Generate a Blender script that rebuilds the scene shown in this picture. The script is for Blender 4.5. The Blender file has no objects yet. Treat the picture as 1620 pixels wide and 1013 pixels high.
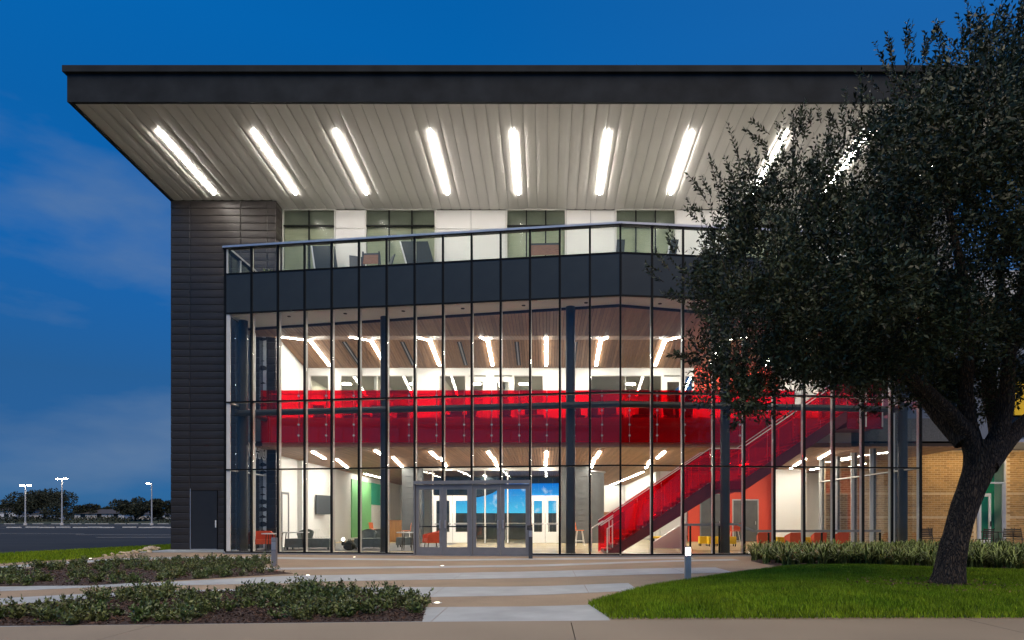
import bpy, math, random
import numpy as np
from mathutils import Vector, Matrix, noise as mnoise

random.seed(7)
rng = np.random.default_rng(7)
sc = bpy.context.scene
C = sc.collection
R = math.radians
CAM_H = 1.23

# ------------------------------------------------------------------ camera
cam = bpy.data.cameras.new('camera')
camo = bpy.data.objects.new('camera', cam)
C.objects.link(camo)
camo.location = (0, 0, CAM_H)
camo.rotation_euler = (R(90), 0, 0)
cam.sensor_width = 36
cam.lens = 24
cam.shift_x = -54 / 1620
cam.shift_y = 317.5 / 1620
cam.clip_start = 0.1
cam.clip_end = 6000
sc.camera = camo

# ------------------------------------------------------------------ world
w = bpy.data.worlds.new('World')
sc.world = w
w.use_nodes = True
nt = w.node_tree
bg = nt.nodes['Background']
bg.inputs['Strength'].default_value = 0.1
sky = nt.nodes.new('ShaderNodeTexSky')
sky.sky_type = 'NISHITA'
sky.sun_disc = False
sky.sun_elevation = R(58)
sky.sun_rotation = R(200)
tc = nt.nodes.new('ShaderNodeTexCoord')
sep = nt.nodes.new('ShaderNodeSeparateXYZ')
nt.links.new(tc.outputs['Generated'], sep.inputs[0])
ramp = nt.nodes.new('ShaderNodeValToRGB')
stops = [(0.0, (.030, .152, .48)), (.018, (.029, .149, .455)), (.052, (.026, .120, .335)), (.105, (.033, .122, .285)), (.18, (.039, .150, .300)),
         (.33, (.025, .25, .525)), (.45, (.012, .298, .60)), (.56, (.007, .37, .73)), (1.0, (.007, .40, .80))]
el = ramp.color_ramp.elements
el[0].position = stops[0][0]; el[0].color = (*stops[0][1], 1)
el[1].position = 1.0; el[1].color = (*stops[-1][1], 1)
for p, c in stops[1:-1]:
    e = el.new(p); e.color = (*c, 1)
nt.links.new(sep.outputs['Z'], ramp.inputs[0])
vm = nt.nodes.new('ShaderNodeVectorMath'); vm.operation = 'MULTIPLY'
nt.links.new(sky.outputs[0], vm.inputs[0]); nt.links.new(ramp.outputs[0], vm.inputs[1])
vs = nt.nodes.new('ShaderNodeVectorMath'); vs.operation = 'MULTIPLY'
nt.links.new(vm.outputs[0], vs.inputs[0]); vs.inputs[1].default_value = (2, 2, 2)
# thin dusk clouds
mp = nt.nodes.new('ShaderNodeMapping')
mp.inputs['Scale'].default_value = (1.5, 1.5, 4.2)
mp.inputs['Rotation'].default_value = (0, R(-24), 0)
mp.inputs['Location'].default_value = (0.35, 0.2, 0.30)
nt.links.new(tc.outputs['Generated'], mp.inputs[0])
cn = nt.nodes.new('ShaderNodeTexNoise')
cn.inputs['Scale'].default_value = 1.7; cn.inputs['Detail'].default_value = 7; cn.inputs['Roughness'].default_value = .52
nt.links.new(mp.outputs[0], cn.inputs['Vector'])
cr = nt.nodes.new('ShaderNodeValToRGB')
cr.color_ramp.elements[0].position = .50; cr.color_ramp.elements[0].color = (0, 0, 0, 1)
cr.color_ramp.elements[1].position = .74; cr.color_ramp.elements[1].color = (1, 1, 1, 1)
nt.links.new(cn.outputs['Fac'], cr.inputs[0])
er = nt.nodes.new('ShaderNodeValToRGB')      # clouds thin out towards the zenith
er.color_ramp.elements[0].position = .02; er.color_ramp.elements[0].color = (.55, .55, .55, 1)
er.color_ramp.elements[1].position = .56; er.color_ramp.elements[1].color = (0, 0, 0, 1)
e = er.color_ramp.elements.new(.38); e.color = (.75, .75, .75, 1)
nt.links.new(sep.outputs['Z'], er.inputs[0])
mm = nt.nodes.new('ShaderNodeMath'); mm.operation = 'MULTIPLY'
nt.links.new(cr.outputs[0], mm.inputs[0]); nt.links.new(er.outputs[0], mm.inputs[1])
mx = nt.nodes.new('ShaderNodeMix'); mx.data_type = 'RGBA'
gx = nt.nodes.new('ShaderNodeMapRange'); gx.inputs['From Min'].default_value = -.1; gx.inputs['From Max'].default_value = .75; gx.inputs['To Max'].default_value = .085
nt.links.new(sep.outputs['X'], gx.inputs['Value'])
ma_ = nt.nodes.new('ShaderNodeMath'); ma_.operation = 'ADD'
nt.links.new(mm.outputs[0], ma_.inputs[0]); nt.links.new(gx.outputs[0], ma_.inputs[1])
nt.links.new(ma_.outputs[0], mx.inputs['Factor'])
nt.links.new(vs.outputs[0], mx.inputs[6])
mx.inputs[7].default_value = (1.55, 2.35, 3.6, 1)
nt.links.new(mx.outputs[2], bg.inputs['Color'])

# ------------------------------------------------------------------ afterglow behind the camera (one soft warm sun)
sl = bpy.data.lights.new('afterglow', 'SUN')
sl.energy = 2.85
sl.angle = R(50)
sl.color = (1.0, .76, .47)
so = bpy.data.objects.new('afterglow', sl)
C.objects.link(so)
sd = Vector((math.sin(R(20)) * math.cos(R(58)), -math.cos(R(20)) * math.cos(R(58)), math.sin(R(58))))
so.rotation_euler = (-sd).to_track_quat('-Z', 'Y').to_euler()

# ------------------------------------------------------------------ render / exposure
sc.render.engine = 'CYCLES'
sc.view_settings.view_transform = 'Standard'
sc.view_settings.look = 'None'
sc.view_settings.exposure = 0
sc.view_settings.gamma = 1
sc.view_settings.use_curve_mapping = False
cy = sc.cycles
cy.max_bounces = 10; cy.diffuse_bounces = 4; cy.glossy_bounces = 4; cy.transmission_bounces = 6
cy.transparent_max_bounces = 32
cy.sample_clamp_indirect = 6
cy.caustics_reflective = False; cy.caustics_refractive = False
cy.use_denoising = True
cy.use_adaptive_sampling = True
cy.adaptive_threshold = .01

# ------------------------------------------------------------------ survey helpers: from the measured photograph to metres
F = 1080.0
def sx(px, Y): return (px - 864) / F * Y
def sz(py, Y): return CAM_H + (824 - py) / F * Y
def gp(px, py, z=0.0):
    Y = (CAM_H - z) * F / (py - 824)
    return (sx(px, Y), Y)

# ------------------------------------------------------------------ materials
MATS = {}
def mat(name, col, rough=.6, metal=0.0, var=0.0, vscale=3.0, bump=0.0, bscale=40.0, spec=.5, island=0.0, col2=None, stretch=None, detail=4, stain=0.0, sscale=.6):
    if name in MATS: return MATS[name]
    m = bpy.data.materials.new(name); m.use_nodes = True
    n = m.node_tree; b = n.nodes['Principled BSDF']
    b.inputs['Base Color'].default_value = (*col, 1)
    b.inputs['Roughness'].default_value = rough
    b.inputs['Metallic'].default_value = metal
    b.inputs['Specular IOR Level'].default_value = spec
    t = n.nodes.new('ShaderNodeTexCoord')
    src = t.outputs['Object']
    if stretch:
        q = n.nodes.new('ShaderNodeMapping'); q.inputs['Scale'].default_value = stretch
        n.links.new(src, q.inputs[0]); src = q.outputs[0]
    cur = None
    if var or col2:
        nz = n.nodes.new('ShaderNodeTexNoise'); nz.inputs['Scale'].default_value = vscale; nz.inputs['Detail'].default_value = detail
        n.links.new(src, nz.inputs['Vector'])
        rp = n.nodes.new('ShaderNodeValToRGB')
        rp.color_ramp.elements[0].position = .3; rp.color_ramp.elements[1].position = .7
        if col2:
            rp.color_ramp.elements[0].color = (*col, 1); rp.color_ramp.elements[1].color = (*col2, 1)
        else:
            rp.color_ramp.elements[0].color = (*[c * (1 - var) for c in col], 1)
            rp.color_ramp.elements[1].color = (*[min(1, c * (1 + var)) for c in col], 1)
        n.links.new(nz.outputs['Fac'], rp.inputs[0]); cur = rp.outputs[0]
    if island:
        ge = n.nodes.new('ShaderNodeNewGeometry')
        hs = n.nodes.new('ShaderNodeMapRange')
        hs.inputs['To Min'].default_value = 1 - island; hs.inputs['To Max'].default_value = 1 + island
        n.links.new(ge.outputs['Random Per Island'], hs.inputs['Value'])
        v = n.nodes.new('ShaderNodeVectorMath'); v.operation = 'SCALE'
        if cur: n.links.new(cur, v.inputs[0])
        else: v.inputs[0].default_value = col
        n.links.new(hs.outputs[0], v.inputs['Scale']); cur = v.outputs[0]
    if stain:
        sz_ = n.nodes.new('ShaderNodeTexNoise'); sz_.inputs['Scale'].default_value = sscale; sz_.inputs['Detail'].default_value = 9; sz_.inputs['Roughness'].default_value = .62
        n.links.new(t.outputs['Object'], sz_.inputs['Vector'])
        sm = n.nodes.new('ShaderNodeMapRange'); sm.inputs['From Min'].default_value = .3; sm.inputs['From Max'].default_value = .7
        sm.inputs['To Min'].default_value = 1 - stain; sm.inputs['To Max'].default_value = 1 + stain
        n.links.new(sz_.outputs['Fac'], sm.inputs['Value'])
        sv = n.nodes.new('ShaderNodeVectorMath'); sv.operation = 'SCALE'
        if cur: n.links.new(cur, sv.inputs[0])
        else: sv.inputs[0].default_value = col
        n.links.new(sm.outputs[0], sv.inputs['Scale']); cur = sv.outputs[0]
    if cur: n.links.new(cur, b.inputs['Base Color'])
    if bump:
        bz = n.nodes.new('ShaderNodeTexNoise'); bz.inputs['Scale'].default_value = bscale; bz.inputs['Detail'].default_value = 5
        n.links.new(src, bz.inputs['Vector'])
        bp = n.nodes.new('ShaderNodeBump'); bp.inputs['Strength'].default_value = bump; bp.inputs['Distance'].default_value = .02
        n.links.new(bz.outputs['Fac'], bp.inputs['Height']); n.links.new(bp.outputs[0], b.inputs['Normal'])
    MATS[name] = m
    return m

def emit(name, col, s):
    if name in MATS: return MATS[name]
    m = bpy.data.materials.new(name); m.use_nodes = True
    n = m.node_tree; n.nodes.clear()
    e = n.nodes.new('ShaderNodeEmission'); o = n.nodes.new('ShaderNodeOutputMaterial')
    e.inputs[0].default_value = (*col, 1); e.inputs[1].default_value = s
    n.links.new(e.outputs[0], o.inputs[0])
    MATS[name] = m
    return m

def glassmat(name, tint, f0=.03, body=0.0, bodycol=(0, 0, 0), rough=.005):
    m = bpy.data.materials.new(name); m.use_nodes = True
    n = m.node_tree; n.nodes.clear()
    o = n.nodes.new('ShaderNodeOutputMaterial')
    tr = n.nodes.new('ShaderNodeBsdfTransparent'); tr.inputs[0].default_value = (*tint, 1)
    gl = n.nodes.new('ShaderNodeBsdfGlossy'); gl.inputs['Roughness'].default_value = rough; gl.inputs[0].default_value = (1, 1, 1, 1)
    lw = n.nodes.new('ShaderNodeLayerWeight'); lw.inputs['Blend'].default_value = .5
    pw = n.nodes.new('ShaderNodeMath'); pw.operation = 'POWER'; pw.inputs[1].default_value = 4
    n.links.new(lw.outputs['Facing'], pw.inputs[0])
    ma = n.nodes.new('ShaderNodeMath'); ma.operation = 'MULTIPLY_ADD'; ma.inputs[1].default_value = 1 - f0; ma.inputs[2].default_value = f0
    n.links.new(pw.outputs[0], ma.inputs[0])
    base = tr.outputs[0]
    if body:
        df = n.nodes.new('ShaderNodeBsdfDiffuse'); df.inputs[0].default_value = (*bodycol, 1)
        mb = n.nodes.new('ShaderNodeMixShader'); mb.inputs[0].default_value = body
        n.links.new(tr.outputs[0], mb.inputs[1]); n.links.new(df.outputs[0], mb.inputs[2]); base = mb.outputs[0]
    mxs = n.nodes.new('ShaderNodeMixShader')
    n.links.new(ma.outputs[0], mxs.inputs[0]); n.links.new(base, mxs.inputs[1]); n.links.new(gl.outputs[0], mxs.inputs[2])
    n.links.new(mxs.outputs[0], o.inputs[0])
    MATS[name] = m
    return m

M_dark = mat('dark_anodised', (.007, .0075, .008), .5, .0, .15, 3, spec=.12)
M_mulin = mat('mullion_inside', (.62, .61, .58), .45, .0, .06, 2)
M_span = mat('spandrel_glass', (.037, .042, .042), .3, 0, .12, .8, spec=.3)
M_alu = mat('brushed_aluminium', (.42, .42, .44), .38, .7, .08, 6)
M_caprail = mat('rail_cap_metal', (.55, .53, .54), .35, .55, .08, 4)
M_steel = mat('steel_post', (.82, .78, .70), .4, .15, .05, 5)
M_fascia = mat('charcoal_fascia', (.024, .027, .030), .7, .0, .3, 1.2, .2, 40, spec=.12)
M_soffit = mat('soffit_metal', (.68, .66, .625), .40, .1, .05, .7, .04, 1.5)
M_tower = mat('tower_metal', (.040, .034, .032), .46, .2, .2, 1.6, .05, 6, spec=.3)
M_towdoor = mat('dark_door_paint', (.016, .0155, .017), .5, 0, .12, 4)
M_wpanel = mat('white_wall_panel', (.66, .64, .62), .5, 0, .03, 1)
M_wframe = mat('pale_window_frame', (.60, .58, .55), .45)
M_blind = mat('pale_blind', (.50, .48, .37), .8, 0, .08, 3, stretch=(1, 1, 12))
M_shade = mat('dark_shade', (.20, .21, .18), .6, 0, .1, 2)
M_white = mat('white_paint', (.80, .79, .76), .7, 0, .03, .6, .02, 60)
M_wood = mat('wood_slat', (.36, .195, .098), .5, 0, 0, 3.0, island=.22, col2=(.27, .14, .07), stretch=(7, .6, 4))
M_woodd = mat('wood_backing', (.035, .02, .012), .8)
M_woodp = mat('wood_panelling', (.36, .17, .055), .5, 0, 0, 3, col2=(.28, .13, .04), stretch=(6, 6, .7))
M_cove = mat('cove_grey', (.78, .77, .72), .7, 0, .05, 1)
M_redw = mat('red_wall_paint', (.72, .075, .028), .65, 0, .03, 1)
M_green = mat('green_wall_paint', (.20, .52, .20), .6, 0, .04, 1)
M_teal = mat('teal_wall_paint', (.04, .42, .26), .6, 0, .04, 1)
M_conc_in = mat('polished_floor', (.50, .40, .24), .22, 0, .16, 1.1, spec=.45)
M_carpet = mat('grey_carpet', (.12, .12, .12), .95, 0, .2, 20)
M_slabedge = mat('slab_edge_paint', (.60, .57, .56), .7, 0, .06, 1)
M_redglass = glassmat('red_glass', (.96, .028, .062), .025, .12, (.85, .006, .03))
M_glass = glassmat('clear_glass', (.965, .98, .972), .017)
M_glassg = glassmat('guard_glass', (.93, .955, .94), .016)
M_glassin = glassmat('office_glass', (.92, .93, .92), .035)
M_glassdk = glassmat('shaded_glass', (.84, .86, .83), .004, rough=.16)
M_glassup = glassmat('upper_window_glass', (.86, .89, .86), .004, rough=.16)
M_column = mat('dark_round_column', (.036, .038, .040), .5, 0, .1, 2, spec=.3)
M_door = mat('door_grey_paint', (.20, .20, .205), .45, .2, .08, 3)
M_black = mat('black_plastic', (.012, .012, .013), .45)
M_grey = mat('grey_paint', (.20, .20, .205), .6, 0, .06, 2)
M_dgrey = mat('grey_upholstery', (.125, .14, .13), .85, 0, .15, 8, .1, 80)
M_redup = mat('red_upholstery', (.62, .075, .028), .7, 0, .08, 6)
M_redpl = mat('orange_plastic', (.72, .17, .04), .45)
M_yel = mat('yellow_upholstery', (.80, .52, .015), .7, 0, .06, 5)
M_wtop = mat('white_laminate', (.82, .81, .79), .35)
M_clad = mat('grey_cladding', (.105, .107, .105), .5, .2, .12, 2)
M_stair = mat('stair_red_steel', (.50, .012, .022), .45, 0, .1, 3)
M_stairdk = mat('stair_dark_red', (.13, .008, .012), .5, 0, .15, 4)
M_brick = mat('tan_brick', (.40, .215, .072), .85, 0, .0, 9, .2, 70, island=.0, col2=(.50, .28, .10))
M_brick2 = mat('tan_brick_mixed', (.40, .215, .072), .85, 0, .0, 9, .2, 70, island=.22, col2=(.50, .28, .10))
M_brickd = mat('tan_brick_dark', (.30, .15, .05), .85, 0, .0, 9, .2, 70, col2=(.38, .20, .07))
M_mortar = mat('mortar', (.66, .47, .26), .9, 0, .1, 10)
M_wingp = mat('wing_metal_panel', (.18, .20, .235), .45, .3, .06, 1)
M_wingd = mat('wing_dark_glass', (.014, .018, .024), .15, 0)
M_plaster = mat('soffit_plaster', (.42, .40, .37), .75, 0, .04, 2)
M_yellowp = mat('yellow_panel', (.85, .52, .012), .5)

M_tan = mat('exposed_aggregate', (.33, .245, .155), .85, 0, 0, 55, .25, 160, col2=(.215, .155, .098), detail=8, stain=.16, sscale=.7)
M_pave = mat('pale_concrete', (.355, .375, .37), .75, 0, 0, 2.2, .10, 120, col2=(.30, .315, .31), detail=10, stain=.14, sscale=.9)
M_walk = mat('sidewalk_concrete', (.26, .205, .138), .8, 0, 0, 1.6, .12, 140, col2=(.22, .172, .115), detail=12, stain=.15, sscale=.8)
M_asph = mat('asphalt', (.020, .022, .022), .85, 0, 0, .35, .1, 60, col2=(.036, .037, .036), detail=10, stretch=(.12, 1, 1), stain=.25, sscale=.15, spec=.2)
M_line = mat('road_paint', (.62, .60, .56), .7, 0, .12, 3)
M_soil = mat('mulch_soil', (.060, .033, .022), .95, 0, 0, 30, .6, 60, col2=(.024, .014, .010), detail=8)
M_turf = mat('turf_soil', (.024, .05, .006), .95, 0, .3, 6)
M_ground = mat('rough_ground', (.03, .042, .018), .95, 0, 0, .2, col2=(.05, .055, .03))
M_blade = mat('grass_blade', (.115, .205, .008), .6, 0, 0, .9, island=.55, col2=(.185, .25, .012), spec=.1, stain=.32, sscale=1.6)
M_lirio = mat('border_leaf', (.075, .115, .024), .5, 0, 0, 1.4, island=.8, col2=(.155, .185, .052), spec=.25)
M_shrub = mat('shrub_leaf', (.045, .085, .018), .42, 0, 0, 3.5, island=.8, col2=(.13, .14, .045), spec=.45)
M_leaf = mat('oak_leaf', (.022, .033, .014), .45, 0, 0, 1.3, island=.75, col2=(.050, .060, .027), spec=.26)
def barkmat():
    m = mat('oak_bark', (.10, .072, .052), .95)
    n = m.node_tree; b = n.nodes['Principled BSDF']
    t = n.nodes.new('ShaderNodeTexCoord'); q = n.nodes.new('ShaderNodeMapping'); q.inputs['Scale'].default_value = (1, 1, .24)
    n.links.new(t.outputs['Object'], q.inputs[0])
    nz = n.nodes.new('ShaderNodeTexNoise'); nz.inputs['Scale'].default_value = 5; nz.inputs['Detail'].default_value = 4
    n.links.new(q.outputs[0], nz.inputs['Vector'])
    ad = n.nodes.new('ShaderNodeVectorMath'); ad.operation = 'MULTIPLY_ADD'; ad.inputs[1].default_value = (.22, .22, .22)
    n.links.new(nz.outputs['Color'], ad.inputs[0]); n.links.new(q.outputs[0], ad.inputs[2])
    vo = n.nodes.new('ShaderNodeTexVoronoi'); vo.feature = 'DISTANCE_TO_EDGE'; vo.inputs['Scale'].default_value = 30
    n.links.new(ad.outputs[0], vo.inputs['Vector'])
    mr = n.nodes.new('ShaderNodeMapRange'); mr.inputs['From Max'].default_value = .28
    n.links.new(vo.outputs['Distance'], mr.inputs['Value'])
    n2 = n.nodes.new('ShaderNodeTexNoise'); n2.inputs['Scale'].default_value = 45; n2.inputs['Detail'].default_value = 6
    n.links.new(q.outputs[0], n2.inputs['Vector'])
    rp = n.nodes.new('ShaderNodeValToRGB')
    rp.color_ramp.elements[0].color = (.017, .012, .009, 1); rp.color_ramp.elements[1].color = (.135, .092, .060, 1)
    e = rp.color_ramp.elements.new(.4); e.color = (.055, .040, .030, 1)
    mu = n.nodes.new('ShaderNodeMath'); mu.operation = 'MULTIPLY'; n.links.new(mr.outputs[0], mu.inputs[0])
    m2 = n.nodes.new('ShaderNodeMapRange'); m2.inputs['To Min'].default_value = .45; m2.inputs['To Max'].default_value = 1.35
    n.links.new(n2.outputs['Fac'], m2.inputs['Value']); n.links.new(m2.outputs[0], mu.inputs[1])
    n.links.new(mu.outputs[0], rp.inputs[0]); n.links.new(rp.outputs[0], b.inputs['Base Color'])
    bp = n.nodes.new('ShaderNodeBump'); bp.inputs['Strength'].default_value = 1; bp.inputs['Distance'].default_value = .05
    n.links.new(mu.outputs[0], bp.inputs['Height']); n.links.new(bp.outputs[0], b.inputs['Normal'])
    return m
M_bark = barkmat()
M_farleaf = mat('far_tree_leaf', (.030, .036, .018), .8, 0, 0, .6, island=.5, col2=(.018, .026, .014))
M_rock = mat('limestone', (.50, .40, .28), .9, 0, .25, 6, .4, 14)
M_farwall = mat('far_white_wall', (.62, .62, .64), .8, 0, .1, .3)
M_farroof = mat('far_roof', (.05, .045, .045), .8)
M_concp = mat('pole_concrete', (.55, .53, .51), .85, 0, .12, 3)
M_pole = mat('galvanised_pole', (.45, .46, .48), .5, .3)
M_terr = mat('terrace_wood', (.26, .12, .07), .55, 0, .2, 8, stretch=(1, 6, 6))
M_terrd = mat('terrace_dark_metal', (.045, .05, .058), .5, .2)
M_bronze = mat('bronze_furniture', (.055, .043, .033), .5, .4)

E_soff = emit('soffit_light', (1, .94, .85), 135)
E_in = emit('interior_light', (1, .935, .83), 74)
E_in1 = emit('interior_light_low', (1, .93, .82), 76)
E_down = emit('downlight', (1, .86, .62), 260)
E_lamp = emit('street_lamp_light', (1, .88, .68), 130)
E_bol = emit('bollard_light', (1, .93, .82), 30)
E_gl = emit('ground_light', (1, .90, .72), 6)

# ------------------------------------------------------------------ mesh builder
class MB:
    def __init__(s): s.v = []; s.f = []; s.m = []
    def face(s, idx, m=0): s.f.append(idx); s.m.append(m)
    def quad(s, a, b, c, d, m=0):
        i = len(s.v); s.v += [a, b, c, d]; s.face((i, i + 1, i + 2, i + 3), m); return s
    def box(s, x0, x1, y0, y1, z0, z1, m=0):
        i = len(s.v)
        s.v += [(x0, y0, z0), (x1, y0, z0), (x1, y1, z0), (x0, y1, z0), (x0, y0, z1), (x1, y0, z1), (x1, y1, z1), (x0, y1, z1)]
        for q in ((3, 2, 1, 0), (4, 5, 6, 7), (0, 1, 5, 4), (1, 2, 6, 5), (2, 3, 7, 6), (3, 0, 4, 7)):
            s.face(tuple(i + k for k in q), m)
        return s
    def hexa(s, p, m=0):            # 8 points: bottom loop then top loop
        i = len(s.v); s.v += [tuple(q) for q in p]
        for q in ((3, 2, 1, 0), (4, 5, 6, 7), (0, 1, 5, 4), (1, 2, 6, 5), (2, 3, 7, 6), (3, 0, 4, 7)):
            s.face(tuple(i + k for k in q), m)
        return s
    def bar(s, a, b, wx, wz=None, m=0, up=(0, 0, 1)):
        a = Vector(a); b = Vector(b); wz = wz or wx
        d = (b - a).normalized(); u = Vector(up)
        if abs(d.dot(u)) > .98: u = Vector((0, 1, 0))
        r = d.cross(u).normalized() * wx / 2; t = r.cross(d).normalized() * wz / 2
        return s.hexa([a - r - t, a + r - t, a + r + t, a - r + t, b - r - t, b + r - t, b + r + t, b - r + t], m)
    def tube(s, pts, r, n=8, m=0, caps=True):
        pts = [Vector(p) for p in pts]; k = len(pts)
        rr = r if isinstance(r, (list, tuple)) else [r] * k
        base = len(s.v); pu = None
        for j, p in enumerate(pts):
            d = (pts[min(j + 1, k - 1)] - pts[max(j - 1, 0)]).normalized()
            u = Vector((0, 0, 1)) if abs(d.z) < .95 else Vector((0, 1, 0))
            if pu is not None: u = pu
            x = d.cross(u).normalized(); y = x.cross(d).normalized(); pu = y
            for q in range(n):
                a = 2 * math.pi * q / n
                s.v.append(tuple(p + x * math.cos(a) * rr[j] + y * math.sin(a) * rr[j]))
        for j in range(k - 1):
            for q in range(n):
                s.face((base + j * n + q, base + j * n + (q + 1) % n, base + (j + 1) * n + (q + 1) % n, base + (j + 1) * n + q), m)
        if caps:
            s.face(tuple(base + q for q in reversed(range(n))), m)
            s.face(tuple(base + (k - 1) * n + q for q in range(n)), m)
        return s
    def prism(s, poly, z0, z1, m=0):
        i = len(s.v); n = len(poly)
        s.v += [(p[0], p[1], z0) for p in poly] + [(p[0], p[1], z1) for p in poly]
        s.face(tuple(i + k for k in reversed(range(n))), m)
        s.face(tuple(i + n + k for k in range(n)), m)
        for k in range(n):
            s.face((i + k, i + (k + 1) % n, i + n + (k + 1) % n, i + n + k), m)
        return s
    def slab(s, poly, y0, y1, m=0):  # polygon in x,z extruded along y
        i = len(s.v); n = len(poly)
        s.v += [(p[0], y0, p[1]) for p in poly] + [(p[0], y1, p[1]) for p in poly]
        s.face(tuple(i + k for k in range(n)), m)
        s.face(tuple(i + n + k for k in reversed(range(n))), m)
        for k in range(n):
            s.face((i + (k + 1) % n, i + k, i + n + k, i + n + (k + 1) % n), m)
        return s
    def mesh(s, name, mats, smooth=False):
        me = bpy.data.meshes.new(name)
        me.from_pydata([tuple(v) for v in s.v], [], s.f)
        if not isinstance(mats, (list, tuple)): mats = [mats]
        for m in mats: me.materials.append(m)
        if any(s.m): me.polygons.foreach_set('material_index', s.m)
        if smooth: me.polygons.foreach_set('use_smooth', [True] * len(s.f))
        me.update()
        return me
    def build(s, name, mats, parent=None, label=None, smooth=False, world=True):
        if parent is not None and world:
            o = parent.location
            if parent.parent is not None: o = o + parent.parent.location
            if o.length > 0: s.v = [(v[0] - o.x, v[1] - o.y, v[2] - o.z) for v in s.v]
        return put(name, s.mesh(name, mats, smooth), parent, label=label)

def put(name, me, parent=None, loc=(0, 0, 0), rz=0.0, label=None):
    o = bpy.data.objects.new(name, me); C.objects.link(o)
    o.location = loc; o.rotation_euler = (0, 0, rz)
    if parent is not None: o.parent = parent
    if label: o['label'] = label
    return o
def thing(name, label, cat, loc=(0, 0, 0), rz=0.0, group=None):
    o = bpy.data.objects.new(name, None); C.objects.link(o)
    o.location = loc; o.rotation_euler = (0, 0, rz); o.empty_display_size = .2
    o['label'] = label; o['category'] = cat
    if group: o['group'] = group
    return o
def tag(o, label, cat, group=None):
    o['label'] = label; o['category'] = cat
    if group: o['group'] = group
    return o
def struct(o, label=None):
    o['kind'] = 'structure'
    if label: o['label'] = label
    return o
def stuff(o, label=None, cat=None):
    o['kind'] = 'stuff'
    if label: o['label'] = label
    if cat: o['category'] = cat
    return o
def dup(root, loc, rz=0.0, label=None, group=None):
    r = root.copy(); C.objects.link(r); r.location = loc; r.rotation_euler = (0, 0, rz)
    if label: r['label'] = label
    if group: r['group'] = group
    for ch in list(root.children):
        c = ch.copy(); C.objects.link(c); c.parent = r
        for g in list(ch.children):
            d = g.copy(); C.objects.link(d); d.parent = c
    return r
ORD = ['first', 'second', 'third', 'fourth', 'fifth', 'sixth', 'seventh', 'eighth', 'ninth', 'tenth', 'eleventh', 'twelfth', 'thirteenth', 'fourteenth', 'fifteenth', 'sixteenth']

def npmesh(name, verts, faces, k, mats):
    """verts (n,3); faces flat int array of polygons of k corners"""
    me = bpy.data.meshes.new(name)
    nf = len(faces) // k
    me.vertices.add(len(verts)); me.vertices.foreach_set('co', np.asarray(verts, np.float32).ravel())
    me.loops.add(nf * k); me.loops.foreach_set('vertex_index', np.asarray(faces, np.int32))
    me.polygons.add(nf)
    me.polygons.foreach_set('loop_start', np.arange(0, nf * k, k, dtype=np.int32))
    if not isinstance(mats, (list, tuple)): mats = [mats]
    for m in mats: me.materials.append(m)
    me.update(calc_edges=True); me.validate()
    return me

def inside(poly, P):
    x, y = P[:, 0], P[:, 1]; r = np.zeros(len(P), bool); n = len(poly); j = n - 1
    for i in range(n):
        xi, yi = poly[i]; xj, yj = poly[j]
        c = ((yi > y) != (yj > y)) & (x < (xj - xi) * (y - yi) / (yj - yi + 1e-12) + xi)
        r ^= c; j = i
    return r
def scatter(poly, n):
    p = np.array(poly); lo = p.min(0); hi = p.max(0); out = np.zeros((0, 2))
    while len(out) < n:
        q = lo + rng.random((n * 2, 2)) * (hi - lo)
        out = np.vstack([out, q[inside(poly, q)]])
    return out[:n]

# ================================================================== SITE
def gz(Y):
    if Y < 40: return 0.0
    if Y < 192: return .0024 * (Y - 40)
    if Y < 222: return .365 + (Y - 192) * .042
    return 1.625 + min(Y - 222, 400) * .002
gb = MB()
ys = [-60, 0, 8, 30, 40, 60, 90, 120, 150, 192, 200, 210, 222, 260, 400, 700, 3000]
xs = [-3000, -400, -150, -60, -20, 20, 60, 200, 3000]
for y in ys:
    for x in xs: gb.v.append((x, y, gz(y) - .03))
nx = len(xs)
for j in range(len(ys) - 1):
    for i in range(nx - 1):
        gb.face((j * nx + i, j * nx + i + 1, (j + 1) * nx + i + 1, (j + 1) * nx + i))
struct(gb.build('ground', M_ground))

# car park asphalt
pk = MB()
edge = [(-70, 21.5), (-20.4, 25.5), (-19.3, 35), (-16.2, 42), (-12, 60), (0, 70)]
prev = None
for y in [21.5, 25.5, 35, 42, 60, 90, 120, 150, 190]:
    xr = np.interp(y, [e[1] for e in edge], [e[0] for e in edge]) if y <= 70 else 0
    row = [(-260, y, gz(y) - .018), (xr, y, gz(y) - .018)]
    if prev: pk.quad(prev[0], prev[1], row[1], row[0])
    prev = row
struct(pk.build('parking_lot', M_asph))
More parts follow.
